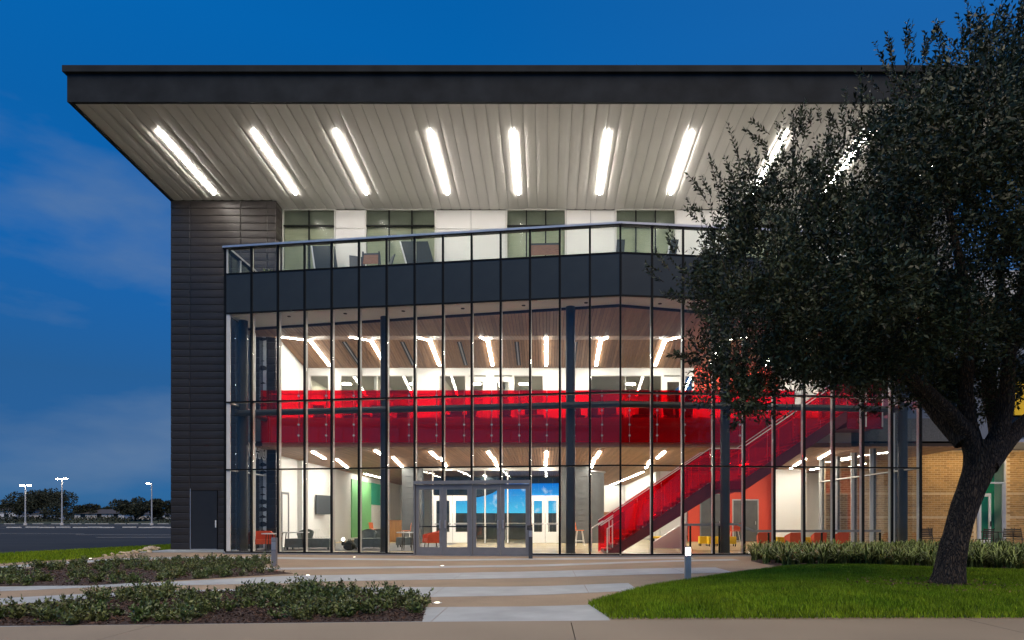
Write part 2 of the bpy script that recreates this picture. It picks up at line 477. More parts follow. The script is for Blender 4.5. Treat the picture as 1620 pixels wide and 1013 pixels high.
# painted bay lines + wheel stops
pl = MB()
for i in range(16):
    x = -95 + i * 5.2
    pl.hexa([(x, 96, gz(96) - .014), (x + .14, 96, gz(96) - .014), (x + .14, 104, gz(104) - .014), (x, 104, gz(104) - .014),
             (x, 96, gz(96) - .012), (x + .14, 96, gz(96) - .012), (x + .14, 104, gz(104) - .012), (x, 104, gz(104) - .012)])
for a, b, y in ((-60, -42, 62), (-40, -30, 58), (-33, -22, 50)):
    pl.box(a, b, y, y + .16, gz(y) - .014, gz(y) - .010)
struct(pl.build('parking_marking', M_line))
wm = MB(); wm.slab([(-1.1, 0), (1.1, 0), (1.05, .13), (-1.05, .13)], -.12, .12)
wme = wm.mesh('wheel_stop', M_line)
n = 0
for Y, xs_ in ((105, [22, 75, 127, 169, 231, 265][0:6]), (108, [52, 100, 150, 205, 250]), (186, [15, 60, 90, 120, 143, 163, 190, 210, 232, 258])):
    for px in xs_:
        o = put('wheel_stop', wme, None, (sx(px, Y), Y, gz(Y) - .018), random.uniform(-.03, .03))
        o.scale = (.95 if Y < 150 else 1.3, 1.6, 1.0)
        row = {105: 'nearest row', 108: 'second row', 186: 'farthest row'}[Y]
        tag(o, 'pale concrete wheel stop, %s from the left in the %s of the car park' % (ORD[xs_.index(px)], row), 'wheel stop', 'wheel stops in the car park')
        n += 1

# grass strip beside the car park
strip = [gp(-120, 895), gp(-20, 894), gp(80, 887.3), gp(141, 884.6), gp(161, 881.5), gp(241, 871.5), (-15.75, 28.6), (-15.9, 34.5), (-19.0, 35.5), gp(0, 876.5), gp(-160, 883)]
struct(MB().prism(strip, -.012, -.004).build('grass_verge', M_turf))

def blades(poly, n, h, wd, lean, name, m, z0=0.0, mound=None, hv=.4):
    P = scatter(poly, n); N = len(P)
    a = rng.random(N) * 2 * np.pi; hh = h * (1 - hv + 2 * hv * rng.random(N)); ww = wd * (.7 + .6 * rng.random(N))
    dz = mound(P) if mound else np.zeros(N)
    b = np.c_[P, np.full(N, z0) + dz]
    side = np.c_[np.cos(a), np.sin(a), np.zeros(N)] * ww[:, None] / 2
    la = rng.random(N) * 2 * np.pi; ln = lean * rng.random(N) * hh
    tip = b + np.c_[np.cos(la) * ln, np.sin(la) * ln, hh]
    V = np.stack([b - side, b + side, tip], 1).reshape(-1, 3)
    return npmesh(name, V, np.arange(3 * N), 3, m)
stuff(put('verge_grass', blades(strip, 24000, .075, .02, .7, 'verge_grass', M_blade)), 'strip of short green grass between the asphalt car park and the paving', 'grass')

# plaza: tan exposed aggregate sheet, pale concrete bands laid over it
plaza = [(-30, 7.4), (26, 8.9), (26, 34), (-15.7, 33), (-15.7, 28.4), gp(241, 871), gp(161, 881), gp(80, 886.7), gp(-60, 894), (-30, 17.5)]
struct(MB().prism(plaza, -.03, 0.0).build('plaza', M_tan))
def band(lo, hi, name, z, joints):
    """pale concrete strip between two surveyed edge lines, cut into slabs with open joints"""
    lo = [gp(*p) for p in lo]; hi = [gp(*p) for p in hi]
    def at(L, x): return float(np.interp(x, [p[0] for p in L], [p[1] for p in L]))
    x0 = max(lo[0][0], hi[0][0]); x1 = min(lo[-1][0], hi[-1][0])
    cuts = [x0]
    x = x0
    while x + joints * 1.3 < x1:
        x += joints; cuts.append(x)
    cuts.append(x1)
    root = struct(bpy.data.objects.new(name, None)); C.objects.link(root)
    for a, b in zip(cuts[:-1], cuts[1:]):
        a += .005; b -= .005; k = 4
        X = [a + (b - a) * i / k for i in range(k + 1)]
        poly = [(q, at(lo, q)) for q in X] + [(q, at(hi, q)) for q in reversed(X)]
        MB().prism(poly, -.02, z).build('slab', M_pave, root)
band([(-300, 1003), (0, 992), (670, 984.5), (844, 983.9), (966, 982.3)], [(-300, 985), (0, 975), (673.5, 961), (844, 960), (966, 956.5)], 'paving_band', .004, 2.2)
band([(-300, 972), (0, 959), (70, 952), (678, 945), (844, 942.2), (1010, 934.5)], [(-300, 955), (0, 948), (80, 942), (258, 935), (480, 930.3), (844, 928.3), (1036, 921.4), (1090, 919)], 'paving_band', .004, 2.6)
band([(-300, 940), (0, 936), (155, 929), (244, 927), (450, 923), (483, 920.5), (844, 914.7), (1050, 908.3), (1161, 906)], [(-300, 932), (0, 929), (244, 922.2), (450, 911.6), (844, 904.4), (1050, 899), (1161, 897.8), (1250, 896)], 'paving_band', .004, 2.6)
band([(-200, 915), (0, 907), (80, 902), (436, 901.6), (844, 897), (1050, 889.4), (1185, 886.6)], [(-200, 907), (0, 901), (80, 897), (436, 898.7), (844, 893.8), (1050, 886.8), (1160, 884.5)], 'paving_band', .004, 2.6)
band([(-100, 905), (0, 902), (150, 888), (268, 885.2), (430, 884.6), (700, 887.8), (844, 886.2), (1100, 884)], [(-100, 898), (0, 895.5), (150, 885.4), (268, 881.3), (430, 881.6), (700, 885.2), (844, 883.6), (1100, 882)], 'paving_band', .004, 2.6)
# raised stoop in front of the dark tower
struct(MB().box(-15.72, -12.02, 26.4, 28.5, -.03, .03).build('door_stoop', M_pave))

# front walk
fw = MB()
walk_edge = [gp(-400, 1002), gp(0, 992), gp(670, 984.5), gp(844, 983.9), gp(966, 982), gp(1700, 980)]
root = struct(bpy.data.objects.new('sidewalk', None)); C.objects.link(root)
cuts = [-9.5, -4.6, .3, 5.2, 10.1, 15]
for a, b in zip(cuts[:-1], cuts[1:]):
    def we(x): return float(np.interp(x, [p[0] for p in walk_edge], [p[1] for p in walk_edge])) - .012
    a += .005; b -= .005
    X = [a + (b - a) * i / 4 for i in range(5)]
    MB().prism([(a, 3.0), (b, 3.0)] + [(q, we(q)) for q in reversed(X)], -.02, .008).build('slab', M_walk, root)

# lawn (slightly mounded)
lawn = [gp(930, 957), gp(966, 981.3), gp(1300, 980.5), gp(1720, 979.5), gp(1760, 912), gp(1620, 907), gp(1519, 904), gp(1343, 897.5), gp(1242, 899), gp(1161, 909.5), gp(1092, 920), gp(1030, 929.5), gp(994, 938)]
lp = np.array(lawn); lc = lp.mean(0)
def lawnz(P):
    d = np.full(len(P), 9.0)
    for i in range(len(lp)):
        a = lp[i]; b = lp[(i + 1) % len(lp)]; ab = b - a
        t = np.clip(((P - a) @ ab) / (ab @ ab), 0, 1)
        d = np.minimum(d, np.linalg.norm(P - (a + t[:, None] * ab), axis=1))
    return .012 + .10 * (1 - np.exp(-d / .7))
lb = MB(); step = .35
gx0, gy0 = lp.min(0); gx1, gy1 = lp.max(0)
nxx = int((gx1 - gx0) / step) + 2; nyy = int((gy1 - gy0) / step) + 2
GP = np.array([[gx0 + i * step, gy0 + j * step] for j in range(nyy) for i in range(nxx)])
ins = inside(lawn, GP); gzv = np.where(ins, lawnz(GP), -.05)
lb.v = [(p[0], p[1], z - .012) for p, z in zip(GP, gzv)]
for j in range(nyy - 1):
    for i in range(nxx - 1):
        q = (j * nxx + i, j * nxx + i + 1, (j + 1) * nxx + i + 1, (j + 1) * nxx + i)
        if any(ins[k] for k in q): lb.face(q)
struct(lb.build('lawn', M_turf, smooth=True))
stuff(put('lawn_grass', blades(lawn, 190000, .062, .011, .75, 'lawn_grass', M_blade, 0, lawnz)), 'bright green mown lawn at the foot of the oak', 'grass')

# ------------------------------------------------------------------ planting
def strap(poly, n, h, name, m, wd=.02, clump=None, z0=0.0):
    """arching strap leaves: three-segment ribbons"""
    P = scatter(poly, n)
    if clump:
        K = scatter(poly, clump); idx = rng.integers(0, clump, n)
        P = K[idx] + rng.normal(0, .045, (n, 2))
    a = rng.random(n) * 2 * np.pi; L = h * (.55 + .75 * rng.random(n)); out = (.35 + .95 * rng.random(n))
    d = np.c_[np.cos(a), np.sin(a)]; s = np.c_[-np.sin(a), np.cos(a), np.zeros(n)] * wd / 2
    V = []; pts = []
    for t, hz, ho in ((0, 0, 0), (.4, .55, .16), (.75, .84, .50), (1, .62, .95)):
        c = np.c_[P + d * (L * ho * out)[:, None], z0 + L * hz * (1.08 - .35 * out)]
        pts.append(c)
    wf = [1, 1.1, .8, .12]
    V = np.stack([q for c, f in zip(pts, wf) for q in (c - s * f, c + s * f)], 1).reshape(-1, 3)
    b = (np.arange(n) * 8)[:, None]
    Fc = np.concatenate([b + np.array([[0, 1, 3, 2]]), b + np.array([[2, 3, 5, 4]]), b + np.array([[4, 5, 7, 6]])], 1).ravel()
    return npmesh(name, V, Fc, 4, m)
border = [gp(1188, 888), gp(1212, 893), gp(1242, 898), gp(1343, 896.5), gp(1519, 903), gp(1620, 906), gp(1800, 911), gp(1800, 881), gp(1455, 880), gp(1200, 881.5)]
struct(MB().prism(border, -.02, .006).build('border_soil', M_soil))
stuff(put('border_grass', strap(border, 14000, .62, 'border_grass', M_lirio, .030, 420)), 'dense border of arching striped strap leaves between the lawn and the glass', 'border plants')

def leafverts(Pb, D, L, W, roll=None):
    """one folded diamond leaf per row"""
    n = len(Pb)
    D = D / np.linalg.norm(D, axis=1)[:, None]
    r = rng.normal(size=(n, 3)); S = np.cross(D, r); S /= np.linalg.norm(S, axis=1)[:, None] + 1e-9
    U = np.cross(S, D)
    mid = Pb + D * (L * .45)[:, None]
    a = mid - S * (W / 2)[:, None] + U * (W * .18)[:, None]; b = mid + S * (W / 2)[:, None] + U * (W * .18)[:, None]
    tip = Pb + D * L[:, None]
    return np.stack([Pb, b, tip, a], 1).reshape(-1, 3)

def shrubbery(poly, nclump, per, hgt, name, gapn=0):
    K = scatter(poly, nclump)
    g = np.array([mnoise.noise(Vector((p[0] * .9, p[1] * 1.3, gapn))) for p in K])
    K = K[g > -.12]; nclump = len(K)
    size = .55 + .6 * rng.random(nclump)
    # each clump: a few stems with leaves
    ns = 9
    ci = np.repeat(np.arange(nclump), ns * per)
    si = np.tile(np.repeat(np.arange(ns), per), nclump)
    az = (rng.random((nclump, ns)) * 2 * np.pi)[ci, si]
    tilt = (.15 + 1.0 * rng.random((nclump, ns)))[ci, si]
    ln = (hgt * (.6 + .7 * rng.random((nclump, ns))))[ci, si] * size[ci]
    t = .15 + .9 * rng.random(len(ci))
    sd_ = np.c_[np.cos(az) * np.sin(tilt), np.sin(az) * np.sin(tilt), np.cos(tilt)]
    Pb = np.c_[K[ci], np.zeros(len(ci))] + sd_ * (ln * t)[:, None] + rng.normal(0, .012, (len(ci), 3))
    Pb[:, 2] = np.maximum(Pb[:, 2], .015)
    D = sd_ * .6 + rng.normal(0, .6, (len(ci), 3)); D[:, 2] += .25
    L = .030 + .034 * rng.random(len(ci)); W = L * .5
    V = leafverts(Pb, D, L, W)
    return npmesh(name, V, np.arange(4 * len(ci)), 4, M_shrub)
bedA = [gp(-420, 1000), gp(0, 991.3), gp(668, 983.8), gp(677, 946), gp(480, 933.5), gp(258, 938), gp(178, 945), gp(75, 954), gp(0, 962), gp(-420, 985)]
bedB = [gp(-420, 948), gp(0, 927.5), gp(139, 927), gp(222, 922), (-5.9, 15.9), gp(403, 899), gp(430, 891), gp(420, 886.5), gp(194, 888.5), gp(80, 896), gp(0, 905), gp(-420, 925)]
struct(MB().prism(bedA, -.02, .010).build('planting_soil', M_soil))
struct(MB().prism(bedB, -.02, .010).build('planting_soil', M_soil))
stuff(put('groundcover', shrubbery(bedA, 400, 16, .20, 'groundcover', 0.3)), 'low glossy shrubs in the mulched bed along the front walk', 'shrubs')
stuff(put('groundcover', shrubbery(bedB, 560, 15, .20, 'groundcover', 4.7)), 'low leafy shrubs in the bed nearer the dark tower', 'shrubs')
# mulch chips
def chips(poly, n, name):
    P = scatter(poly, n)
    Pb = np.c_[P, np.full(n, .012) + .015 * rng.random(n)]
    D = rng.normal(size=(n, 3)); D[:, 2] *= .35
    V = leafverts(Pb, D, .03 + .05 * rng.random(n), .012 + .014 * rng.random(n))
    return npmesh(name, V, np.arange(4 * n), 4, mat('mulch_chip', (.085, .045, .028), .9, 0, 0, 5, island=.6, col2=(.05, .028, .018)))
stuff(put('mulch', chips(bedA, 14000, 'mulch')), 'brown bark mulch chips in the bed along the front walk', 'mulch')
stuff(put('mulch', chips(bedB, 9000, 'mulch')), 'brown bark mulch chips in the bed nearer the dark tower', 'mulch')

# limestone edging rocks
rk = [(166, 880.5, .16), (177, 879, .2), (186, 879.3, .15), (194, 877.2, .22), (203, 876.4, .2), (213, 875.2, .26), (222, 873.2, .22), (231, 872.2, .34), (240, 871, .42), (249, 870.4, .26), (199, 880, .13), (236, 874.5, .2)]
for i, (px, py, s) in enumerate(rk):
    x, y = gp(px, py); s *= .55
    b = MB(); n1, n2 = 8, 5
    for j in range(n2 + 1):
        th = math.pi * j / n2
        for k in range(n1):
            ph = 2 * math.pi * k / n1
            v = Vector((math.sin(th) * math.cos(ph), math.sin(th) * math.sin(ph), math.cos(th)))
            r = s * (.75 + .45 * mnoise.noise(v * 1.3 + Vector((i * 7.1, 0, 0))))
            b.v.append((v.x * r * 1.3, v.y * r, max(-.03, v.z * r * .75 + s * .3)))
    for j in range(n2):
        for k in range(n1):
            b.face((j * n1 + k, (j + 1) * n1 + k, (j + 1) * n1 + (k + 1) % n1, j * n1 + (k + 1) % n1))
    o = put('rock', b.mesh('rock', M_rock), None, (x, y, 0), random.random() * 6)
    tag(o, 'limestone edging rock beside the grass verge, %s from the left' % ORD[i], 'rock', 'limestone rocks edging the paving')

# in-ground marker lights
for i, (px, py, w_) in enumerate([(143, 884.2, 'by the rocks left of the tower'), (335, 881.4, 'in front of the dark tower door'), (560.5, 882, 'near the glass wall left of the doors'), (487, 911, 'behind the front planting bed'), (699.5, 895.7, 'in front of the grey double doors'), (691.6, 954.7, 'at the corner of the front planting bed')]):
    x, y = gp(px, py)
    t = thing('ground_light', 'small lit recessed light in the paving ' + w_, 'ground light', (x, y, .004), group='recessed lights in the paving')
    MB().tube([(x, y, .004), (x, y, .010)], .075, 12).build('rim', M_alu, t)
    MB().tube([(x, y, .010), (x, y, .016)], .038, 12).build('lens', E_gl, t)

# ------------------------------------------------------------------ far side of the car park
def street_lamp(px, base, top, heads, label, block=False):
    Y = 150; x = sx(px, Y); zb = gz(Y) - .02; zt = sz(top, Y)
    t = thing('street_lamp', label, 'street lamp', (x, Y, zb), group='lamps in the car park')
    z0 = zb
    if block:
        MB().tube([(x, Y, zb), (x, Y, zb + 2.0), (x, Y, zb + 2.15)], [.62, .62, .42], 14).build('concrete_base', M_concp, t); z0 = zb + 2.15
    else:
        MB().tube([(x, Y, zb), (x, Y, zb + .5)], .35, 12).build('concrete_base', M_concp, t); z0 = zb + .5
    MB().tube([(x, Y, z0), (x, Y, zt)], [.16, .11], 8).build('pole', M_pole, t)
    for s in heads:
        hd = MB().bar((x + s * .1, Y, zt - .05), (x + s * .5, Y, zt), .12).box(min(x + s * .45, x + s * 1.35), max(x + s * .45, x + s * 1.15), Y - .3, Y + .3, zt - .06, zt + .1).build('lamp_head', M_pole, t)
        MB().box(min(x + s * .5, x + s * 1.1), max(x + s * .5, x + s * 1.1), Y - .25, Y + .25, zt - .16, zt - .062).build('lens', E_lamp, hd, world=True)
street_lamp(40, 831, 767.5, (-1, 1), 'twin headed car park lamp farthest left, in front of the big dark tree')
street_lamp(98, 833, 757, (-1, 1), 'twin headed car park lamp on a tall concrete base')
street_lamp(240, 829, 764.5, (-1,), 'single headed car park lamp nearest the dark tower')

def far_tree(px, top, width, Y, label, seed):
    r_ = np.random.default_rng(seed)
    x = sx(px, Y); zb = gz(Y) - .1; zt = sz(top, Y); wd = width / F * Y
    t = thing('tree', label, 'tree', (x, Y, zb), group='trees beyond the car park')
    b = MB(); b.tube([(x, Y, zb), (x + .1, Y, zb + (zt - zb) * .3), (x, Y, zb + (zt - zb) * .62)], [.35, .28, .12], 7)
    for k in range(4):
        a = k * 1.6 + seed
        b.tube([(x, Y, zb + (zt - zb) * .28), (x + math.cos(a) * wd * .22, Y + math.sin(a) * wd * .15, zb + (zt - zb) * .6)], [.2, .07], 6)
    b.build('trunk', M_bark, t)
    n = int(2200 + wd * 380)
    k = 16
    cc = np.c_[r_.uniform(-.36, .36, k) * wd, r_.uniform(-.3, .3, k) * wd, r_.uniform(.24, .80, k) * (zt - zb)]
    cc[:, 2] = np.minimum(cc[:, 2], (zt - zb) * (.82 - 2.2 * (np.abs(cc[:, 0]) / wd) ** 2))
    rad = r_.uniform(.13, .2, k) * wd
    i = r_.integers(0, k, n); v = r_.normal(size=(n, 3)); v /= np.linalg.norm(v, axis=1)[:, None]
    P = np.array([x, Y, zb]) + cc[i] + v * (rad[i] * r_.random(n) ** .35)[:, None] * np.array([1, 1, .72])
    P[:, 2] = np.minimum(P[:, 2], zt + .2)
    V = leafverts(P, v + r_.normal(0, .5, (n, 3)), r_.uniform(.4, .75, n), r_.uniform(.3, .5, n))
    o = put('crown', npmesh('crown', V - np.array([x, Y, zb]), np.arange(4 * n), 4, M_farleaf), t)
far_tree(70, 773, 100, 215, 'big broad dark tree behind the twin headed lamps', 3)
far_tree(214, 780.5, 56, 210, 'rounded dark tree between the lamp and the dark tower', 5)
far_tree(255, 785, 44, 216, 'smaller dark tree touching the edge of the dark tower', 8)
far_tree(140, 797, 44, 235, 'low dark tree between the white far buildings', 11)
far_tree(8, 794, 34, 240, 'low dark tree at the far left over the white house', 14)
far_tree(172, 801, 40, 250, 'small hazy tree above the blue lit far roof', 17)
def far_building(px0, px1, top, Y, label, roof=.8, win=True):
    x0, x1 = sx(px0, Y), sx(px1, Y); zb = gz(Y) - .1; zt = sz(top, Y)
    t = thing('far_building', label, 'building', ((x0 + x1) / 2, Y, zb), group='low buildings beyond the car park')
    MB().box(x0, x1, Y, Y + 12, zb, zt).build('wall', M_farwall, t)
    MB().hexa([(x0 - .5, Y - .5, zt), (x1 + .5, Y - .5, zt), (x1 + .5, Y + 12.5, zt), (x0 - .5, Y + 12.5, zt), (x0 - .5, Y + 5.5, zt + roof), (x1 + .5, Y + 5.5, zt + roof), (x1 + .5, Y + 6.5, zt + roof), (x0 - .5, Y + 6.5, zt + roof)]).build('roof', M_farroof, t)
    if win:
        k = max(1, int((x1 - x0) / 5))
        for i in range(k):
            xx = x0 + (i + .5) * (x1 - x0) / k
            MB().box(xx - .8, xx + .8, Y - .04, Y + .02, zb + .8, zb + 2).build('window', M_wingd, t)
far_building(-60, 24, 808, 236, 'white house with a dark roof at the far left of the car park', 2.2)
far_building(118, 196, 813, 232, 'long low white building between the far trees', 1.6)
far_building(28, 66, 813, 244, 'white wall seen under the big dark tree', 1.0, False)
far_building(206, 300, 814, 240, 'pale low building behind the tree beside the dark tower', 1.0)
# dark shrubs on the berm
P = np.c_[rng.uniform(-215, -70, 9000), rng.uniform(196, 226, 9000)]
P = P[[mnoise.noise(Vector((p[0] * .08, p[1] * .1, 1))) > -.08 for p in P]]
zz = np.array([gz(p[1]) for p in P]) + rng.random(len(P)) ** 1.5 * .9
V = leafverts(np.c_[P, zz], rng.normal(size=(len(P), 3)) + np.array([0, 0, .5]), rng.uniform(.5, .9, len(P)), rng.uniform(.3, .5, len(P)))
stuff(put('far_hedge', npmesh('far_hedge', V, np.arange(4 * len(P)), 4, M_farleaf)), 'dark scrubby planting on the bank beyond the car park', 'scrub')
# distant treeline on the horizon
P = np.c_[rng.uniform(-520, 420, 16000), rng.uniform(420, 500, 16000)]
hz = np.array([3.5 + 4.0 * mnoise.noise(Vector((p[0] * .03, 0, 5))) for p in P])
zz = np.array([gz(p[1]) for p in P]) + rng.random(len(P)) * np.maximum(hz, 1.2)
V = leafverts(np.c_[P, zz], rng.normal(size=(len(P), 3)), rng.uniform(1.4, 2.6, len(P)), rng.uniform(1, 1.6, len(P)))
stuff(put('treeline', npmesh('treeline', V, np.arange(4 * len(P)), 4, M_farleaf)), 'far dark treeline along the horizon', 'treeline')

# ================================================================== BUILDING SHELL
YT = 28.5                      # dark tower front
TX0, TX1 = -15.67, -11.27
def soffz(Y): return 14.96 - .0615 * (Y - 22.33)

# ---- roof canopy
CX0, CX1, CY0, CY1 = -15.67, 17.5, 22.33, 29.2
roof = thing('roof_canopy', 'big cantilevered roof with a charcoal fascia and pale metal soffit over the terrace', 'roof', (0, 22.33, 14.96))
MB().box(CX0, CX1, CY0, CY0 + .12, soffz(CY0) - .03, 15.86).hexa([(CX0, CY0 + .125, soffz(CY0) - .03), (CX0 + .12, CY0 + .125, soffz(CY0) - .03), (CX0 + .12, 28.9, soffz(28.9) - .03), (CX0, 28.9, soffz(28.9) - .03), (CX0, CY0 + .125, 15.86), (CX0 + .12, CY0 + .125, 15.86), (CX0 + .12, 28.9, 15.86), (CX0, 28.9, 15.86)]).build('fascia', M_fascia, roof)
MB().box(CX0 - .1, CX1, CY0 - .10, CY0 + .3, 15.862, 16.07).box(CX0 - .1, CX0 + .3, CY0 + .305, 45, 15.862, 16.07).build('fascia_cap', M_fascia, roof)
MB().box(CX0 + .125, CX1, CY0 + .31, 45, 15.6, 15.9).build('roof_deck', M_farroof, roof)
pw_ = .41; npk = int((CX1 - CX0 - .14) / pw_)
y0, y1, y2 = CY0 + .125, 28.46, 29.2
def plank(ya, yb):
    b_ = MB()
    prof = [(.002, .034), (.008, .020), (.055, .008), (.14, .001), (.27, .001), (.355, .008), (.402, .020), (.408, .034)]
    for Y in (ya, yb):
        z = soffz(Y) - 14.96
        b_.v += [(x, Y - 22.33, z + dz) for x, dz in prof]
    k = len(prof)
    for q in range(k - 1): b_.face((q, k + q, k + q + 1, q + 1))
    b_.face((0, k - 1, 2 * k - 1, k)); b_.face(tuple(range(k))); b_.face(tuple(reversed(range(k, 2 * k))))
    return b_.mesh('soffit_plank', M_soffit)
pme = plank(y0, y1); pme2 = plank(y0, y2)
for i in range(npk):
    x = CX0 + .13 + i * pw_
    put('soffit_plank', pme if x + pw_ < TX1 else pme2, roof, (x, 0, random.uniform(-.004, .004)))
MB().hexa([(CX0 + .13, CY0 + .13, soffz(CY0) + .08), (CX1, CY0 + .13, soffz(CY0) + .08), (CX1, 29.3, soffz(29.3) + .08), (CX0 + .13, 29.3, soffz(29.3) + .08),
           (CX0 + .13, CY0 + .13, soffz(CY0) + .12), (CX1, CY0 + .13, soffz(CY0) + .12), (CX1, 29.3, soffz(29.3) + .12), (CX0 + .13, 29.3, soffz(29.3) + .12)]).build('soffit_backing', M_black, roof)

# ---- strip lights in the canopy soffit
def strip_light(name, p0, p1, wd, em, label, group, drop=.02, hous=M_grey):
    p0 = Vector(p0); p1 = Vector(p1)
    t = thing(name, label, 'ceiling light', (p0 + p1) / 2, group=group)
    d = (p1 - p0).normalized(); s = d.cross(Vector((0, 0, 1))).normalized(); u = s.cross(d)
    def hx(hw, ex, zl, zh):
        P = []
        for zq in (zl, zh):
            for e_, q in ((p0 - d * ex, -1), (p0 - d * ex, 1), (p1 + d * ex, 1), (p1 + d * ex, -1)):
                P.append(e_ + s * q * hw + u * zq)
        return P
    MB().hexa(hx(wd / 2 + .010, .012, -drop + .012, .05)).build('housing', hous, t)
    MB().hexa(hx(wd / 2, 0, -drop - .012, -drop + .010)).build('diffuser', em, t)
    return t
Sx = [249, 400, 531, 681, 812.5, 963, 1095, 1246, 1377, 1528]
for i, px in enumerate(Sx):
    x = sx(px, 23.87)
    nm = ['leftmost', 'second from the left', 'third from the left', 'fourth from the left', 'fifth from the left', 'sixth from the left', 'seventh from the left', 'eighth, half hidden by the oak', 'ninth from the left, behind the oak leaves', 'rightmost, behind the oak crown'][i]
    strip_light('soffit_light', (x, 23.87, soffz(23.87)), (x, 27.96, soffz(27.96)), .064, E_soff, 'long white strip light in the canopy soffit, ' + nm, 'strip lights in the canopy soffit')

# ---- dark metal-clad tower
tw = thing('metal_clad_tower', 'dark brown tower clad in quilted metal panels at the left of the glass front', 'building', (TX0, YT, 0))
MB().box(TX0, -12.25, YT + .06, 45, 0, soffz(YT) + .1).box(-12.249, TX1 - .04, YT + .06, 45, 9.6, soffz(YT) + .1).box(-12.249, TX1 - .04, YT + .055, YT + .10, 0, 9.6).build('wall', M_towdoor, tw)
def pillow(wd, ht, bulge=.020):
    b = MB(); g = .006
    U = [g, .035, wd * .5, wd - .035, wd - g]; V = [g, .03, ht * .45, ht - .03, ht - g]
    hgt = [0, .6, 1, .6, 0]
    for j, v in enumerate(V):
        for i, u in enumerate(U):
            b.v.append((u, -.012 - bulge * min(hgt[i], 1) * hgt[j], v))
    for j in range(4):
        for i in range(4):
            b.face((j * 5 + i, j * 5 + i + 1, j * 5 + i + 6, j * 5 + i + 5))
    i0 = len(b.v); b.v += [(g, .05, g), (wd - g, .05, g), (wd - g, .05, ht - g), (g, .05, ht - g)]
    b.face((0, i0, i0 + 1, 4, 3, 2, 1)); b.face((4, i0 + 1, i0 + 2, 24, 19, 14, 9)); b.face((24, i0 + 2, i0 + 3, 20, 21, 22, 23)); b.face((20, i0 + 3, i0, 0, 5, 10, 15))
    return b.mesh('cladding_panel', M_tower, smooth=False)
rh = .310; nr = int(soffz(YT) / rh)
cols = [(0, .81), (.81, 2.92), (2.92, 4.03), (4.03, 4.40)]
meshes = {c: pillow(c[1] - c[0], rh) for c in cols}
dcol = pillow(2.92 - 1.97, rh)
for r_ in range(nr):
    for c in cols:
        if c == cols[1] and (r_ + .5) * rh < 2.62:
            put('cladding_panel', dcol, tw, (1.97, 0, r_ * rh)); continue
        if c[0] > 2.5 and (r_ + 1) * rh < 10 and c == cols[3]: pass
        put('cladding_panel', meshes[c], tw, (c[0] + random.uniform(-.002, .002), random.uniform(-.003, .003), r_ * rh))
MB().box(TX0, TX1, YT - .02, YT + .06, nr * rh, soffz(YT) - .005).build('head_trim', M_towdoor, tw)
# return of the tower beside the terrace
rp = pillow(.68, rh)
for r_ in range(int(10.4 / rh), nr):
    put('cladding_panel', rp, tw, (TX1 - TX0 - .02, .01, r_ * rh), R(90))
dr = MB().box(TX0 + .83, TX0 + 1.93, YT + .0, YT + .055, .06, 2.57).build('door', M_towdoor, tw)
MB().box(TX0 + .815, TX0 + .845, YT - .03, YT + .0, .05, 2.57).box(TX0 + .85, TX0 + 1.93, YT - .03, YT - .001, .03, .055).build('threshold_trim', M_alu, dr)
MB().box(TX0 + 1.86, TX0 + 1.91, YT - .03, YT - .003, .95, 1.25).build('keypad', M_white, dr)

# ---- white upper wall behind the terrace, with windows
UW = 29.2
uw = thing('upper_wall', 'white panelled third storey wall with wide windows behind the terrace', 'wall', (0, UW, 10.25))
zt_ = soffz(UW)
wins = [(446, 531, 2, 'nearest the tower'), (577, 690, 3, ''), (800, 896, 3, ''), (973, 1070, 3, ''), (1150, 1262, 3, ''), (1350, 1450, 3, '')]
zh = sz(333, UW); ztr = sz(357, UW); zsill = 10.32
last = sx(444.5, UW)
for (a, b, k, _) in wins:
    xa, xb = sx(a, UW), sx(b, UW)
    # solid bay before the window
    if xa - last > .4:
        m_ = 2 if xa - last > 1.7 else 1
        for q in range(m_):
            p0 = last + (xa - last) * q / m_; p1 = last + (xa - last) * (q + 1) / m_
            for z0, z1 in ((10.26, 12.0), (12.0, 13.72), (13.72, zt_ - .02)):
                MB().box(p0 + .012, p1 - .012, UW, UW + .08, z0 + .011, z1 - .011).build('wall_panel', M_wpanel, uw)
    wf = MB()
    wf.box(xa, xa + .06, UW - .03, UW + .12, zsill, zh + .10).box(xb - .06, xb, UW - .03, UW + .12, zsill, zh + .10)
    wf.box(xa + .06, xb - .06, UW - .03, UW + .12, zh, zh + .10).box(xa + .06, xb - .06, UW - .03, UW + .12, zsill - .05, zsill)
    wo = wf.build('window', M_wframe, uw)
    d = MB(); d.box(xa + .06, xb - .06, UW + .0, UW + .07, ztr - .03, ztr + .03)
    for q in range(1, k):
        xm = xa + .06 + (xb - xa - .12) * q / k
        d.box(xm - .025, xm + .025, UW + .005, UW + .065, zsill, zh)
    d.build('glazing_bar', M_dark, wo)
    for q in range(k):
        p0 = xa + .06 + (xb - xa - .12) * q / k + .026; p1 = xa + .06 + (xb - xa - .12) * (q + 1) / k - .026
        MB().box(p0, p1, UW + .025, UW + .04, ztr + .031, zh - .001).build('pane', M_glassdk, wo)
        MB().box(p0, p1, UW + .025, UW + .04, zsill + .001, ztr - .031).build('pane', M_glassup, wo)
    MB().box(xa + .07, xb - .07, UW + .10, UW + .12, ztr, zh).build('shade', M_shade, wo)
    MB().box(xa + .07, xb - .07, UW + .14, UW + .16, zsill + .03, ztr).build('blind', M_blind, wo)
    last = xb
MB().box(sx(444.5, UW), 17.5, UW + .2, UW + .5, 10.2, zt_ + .1).build('wall_backing', M_grey, uw)

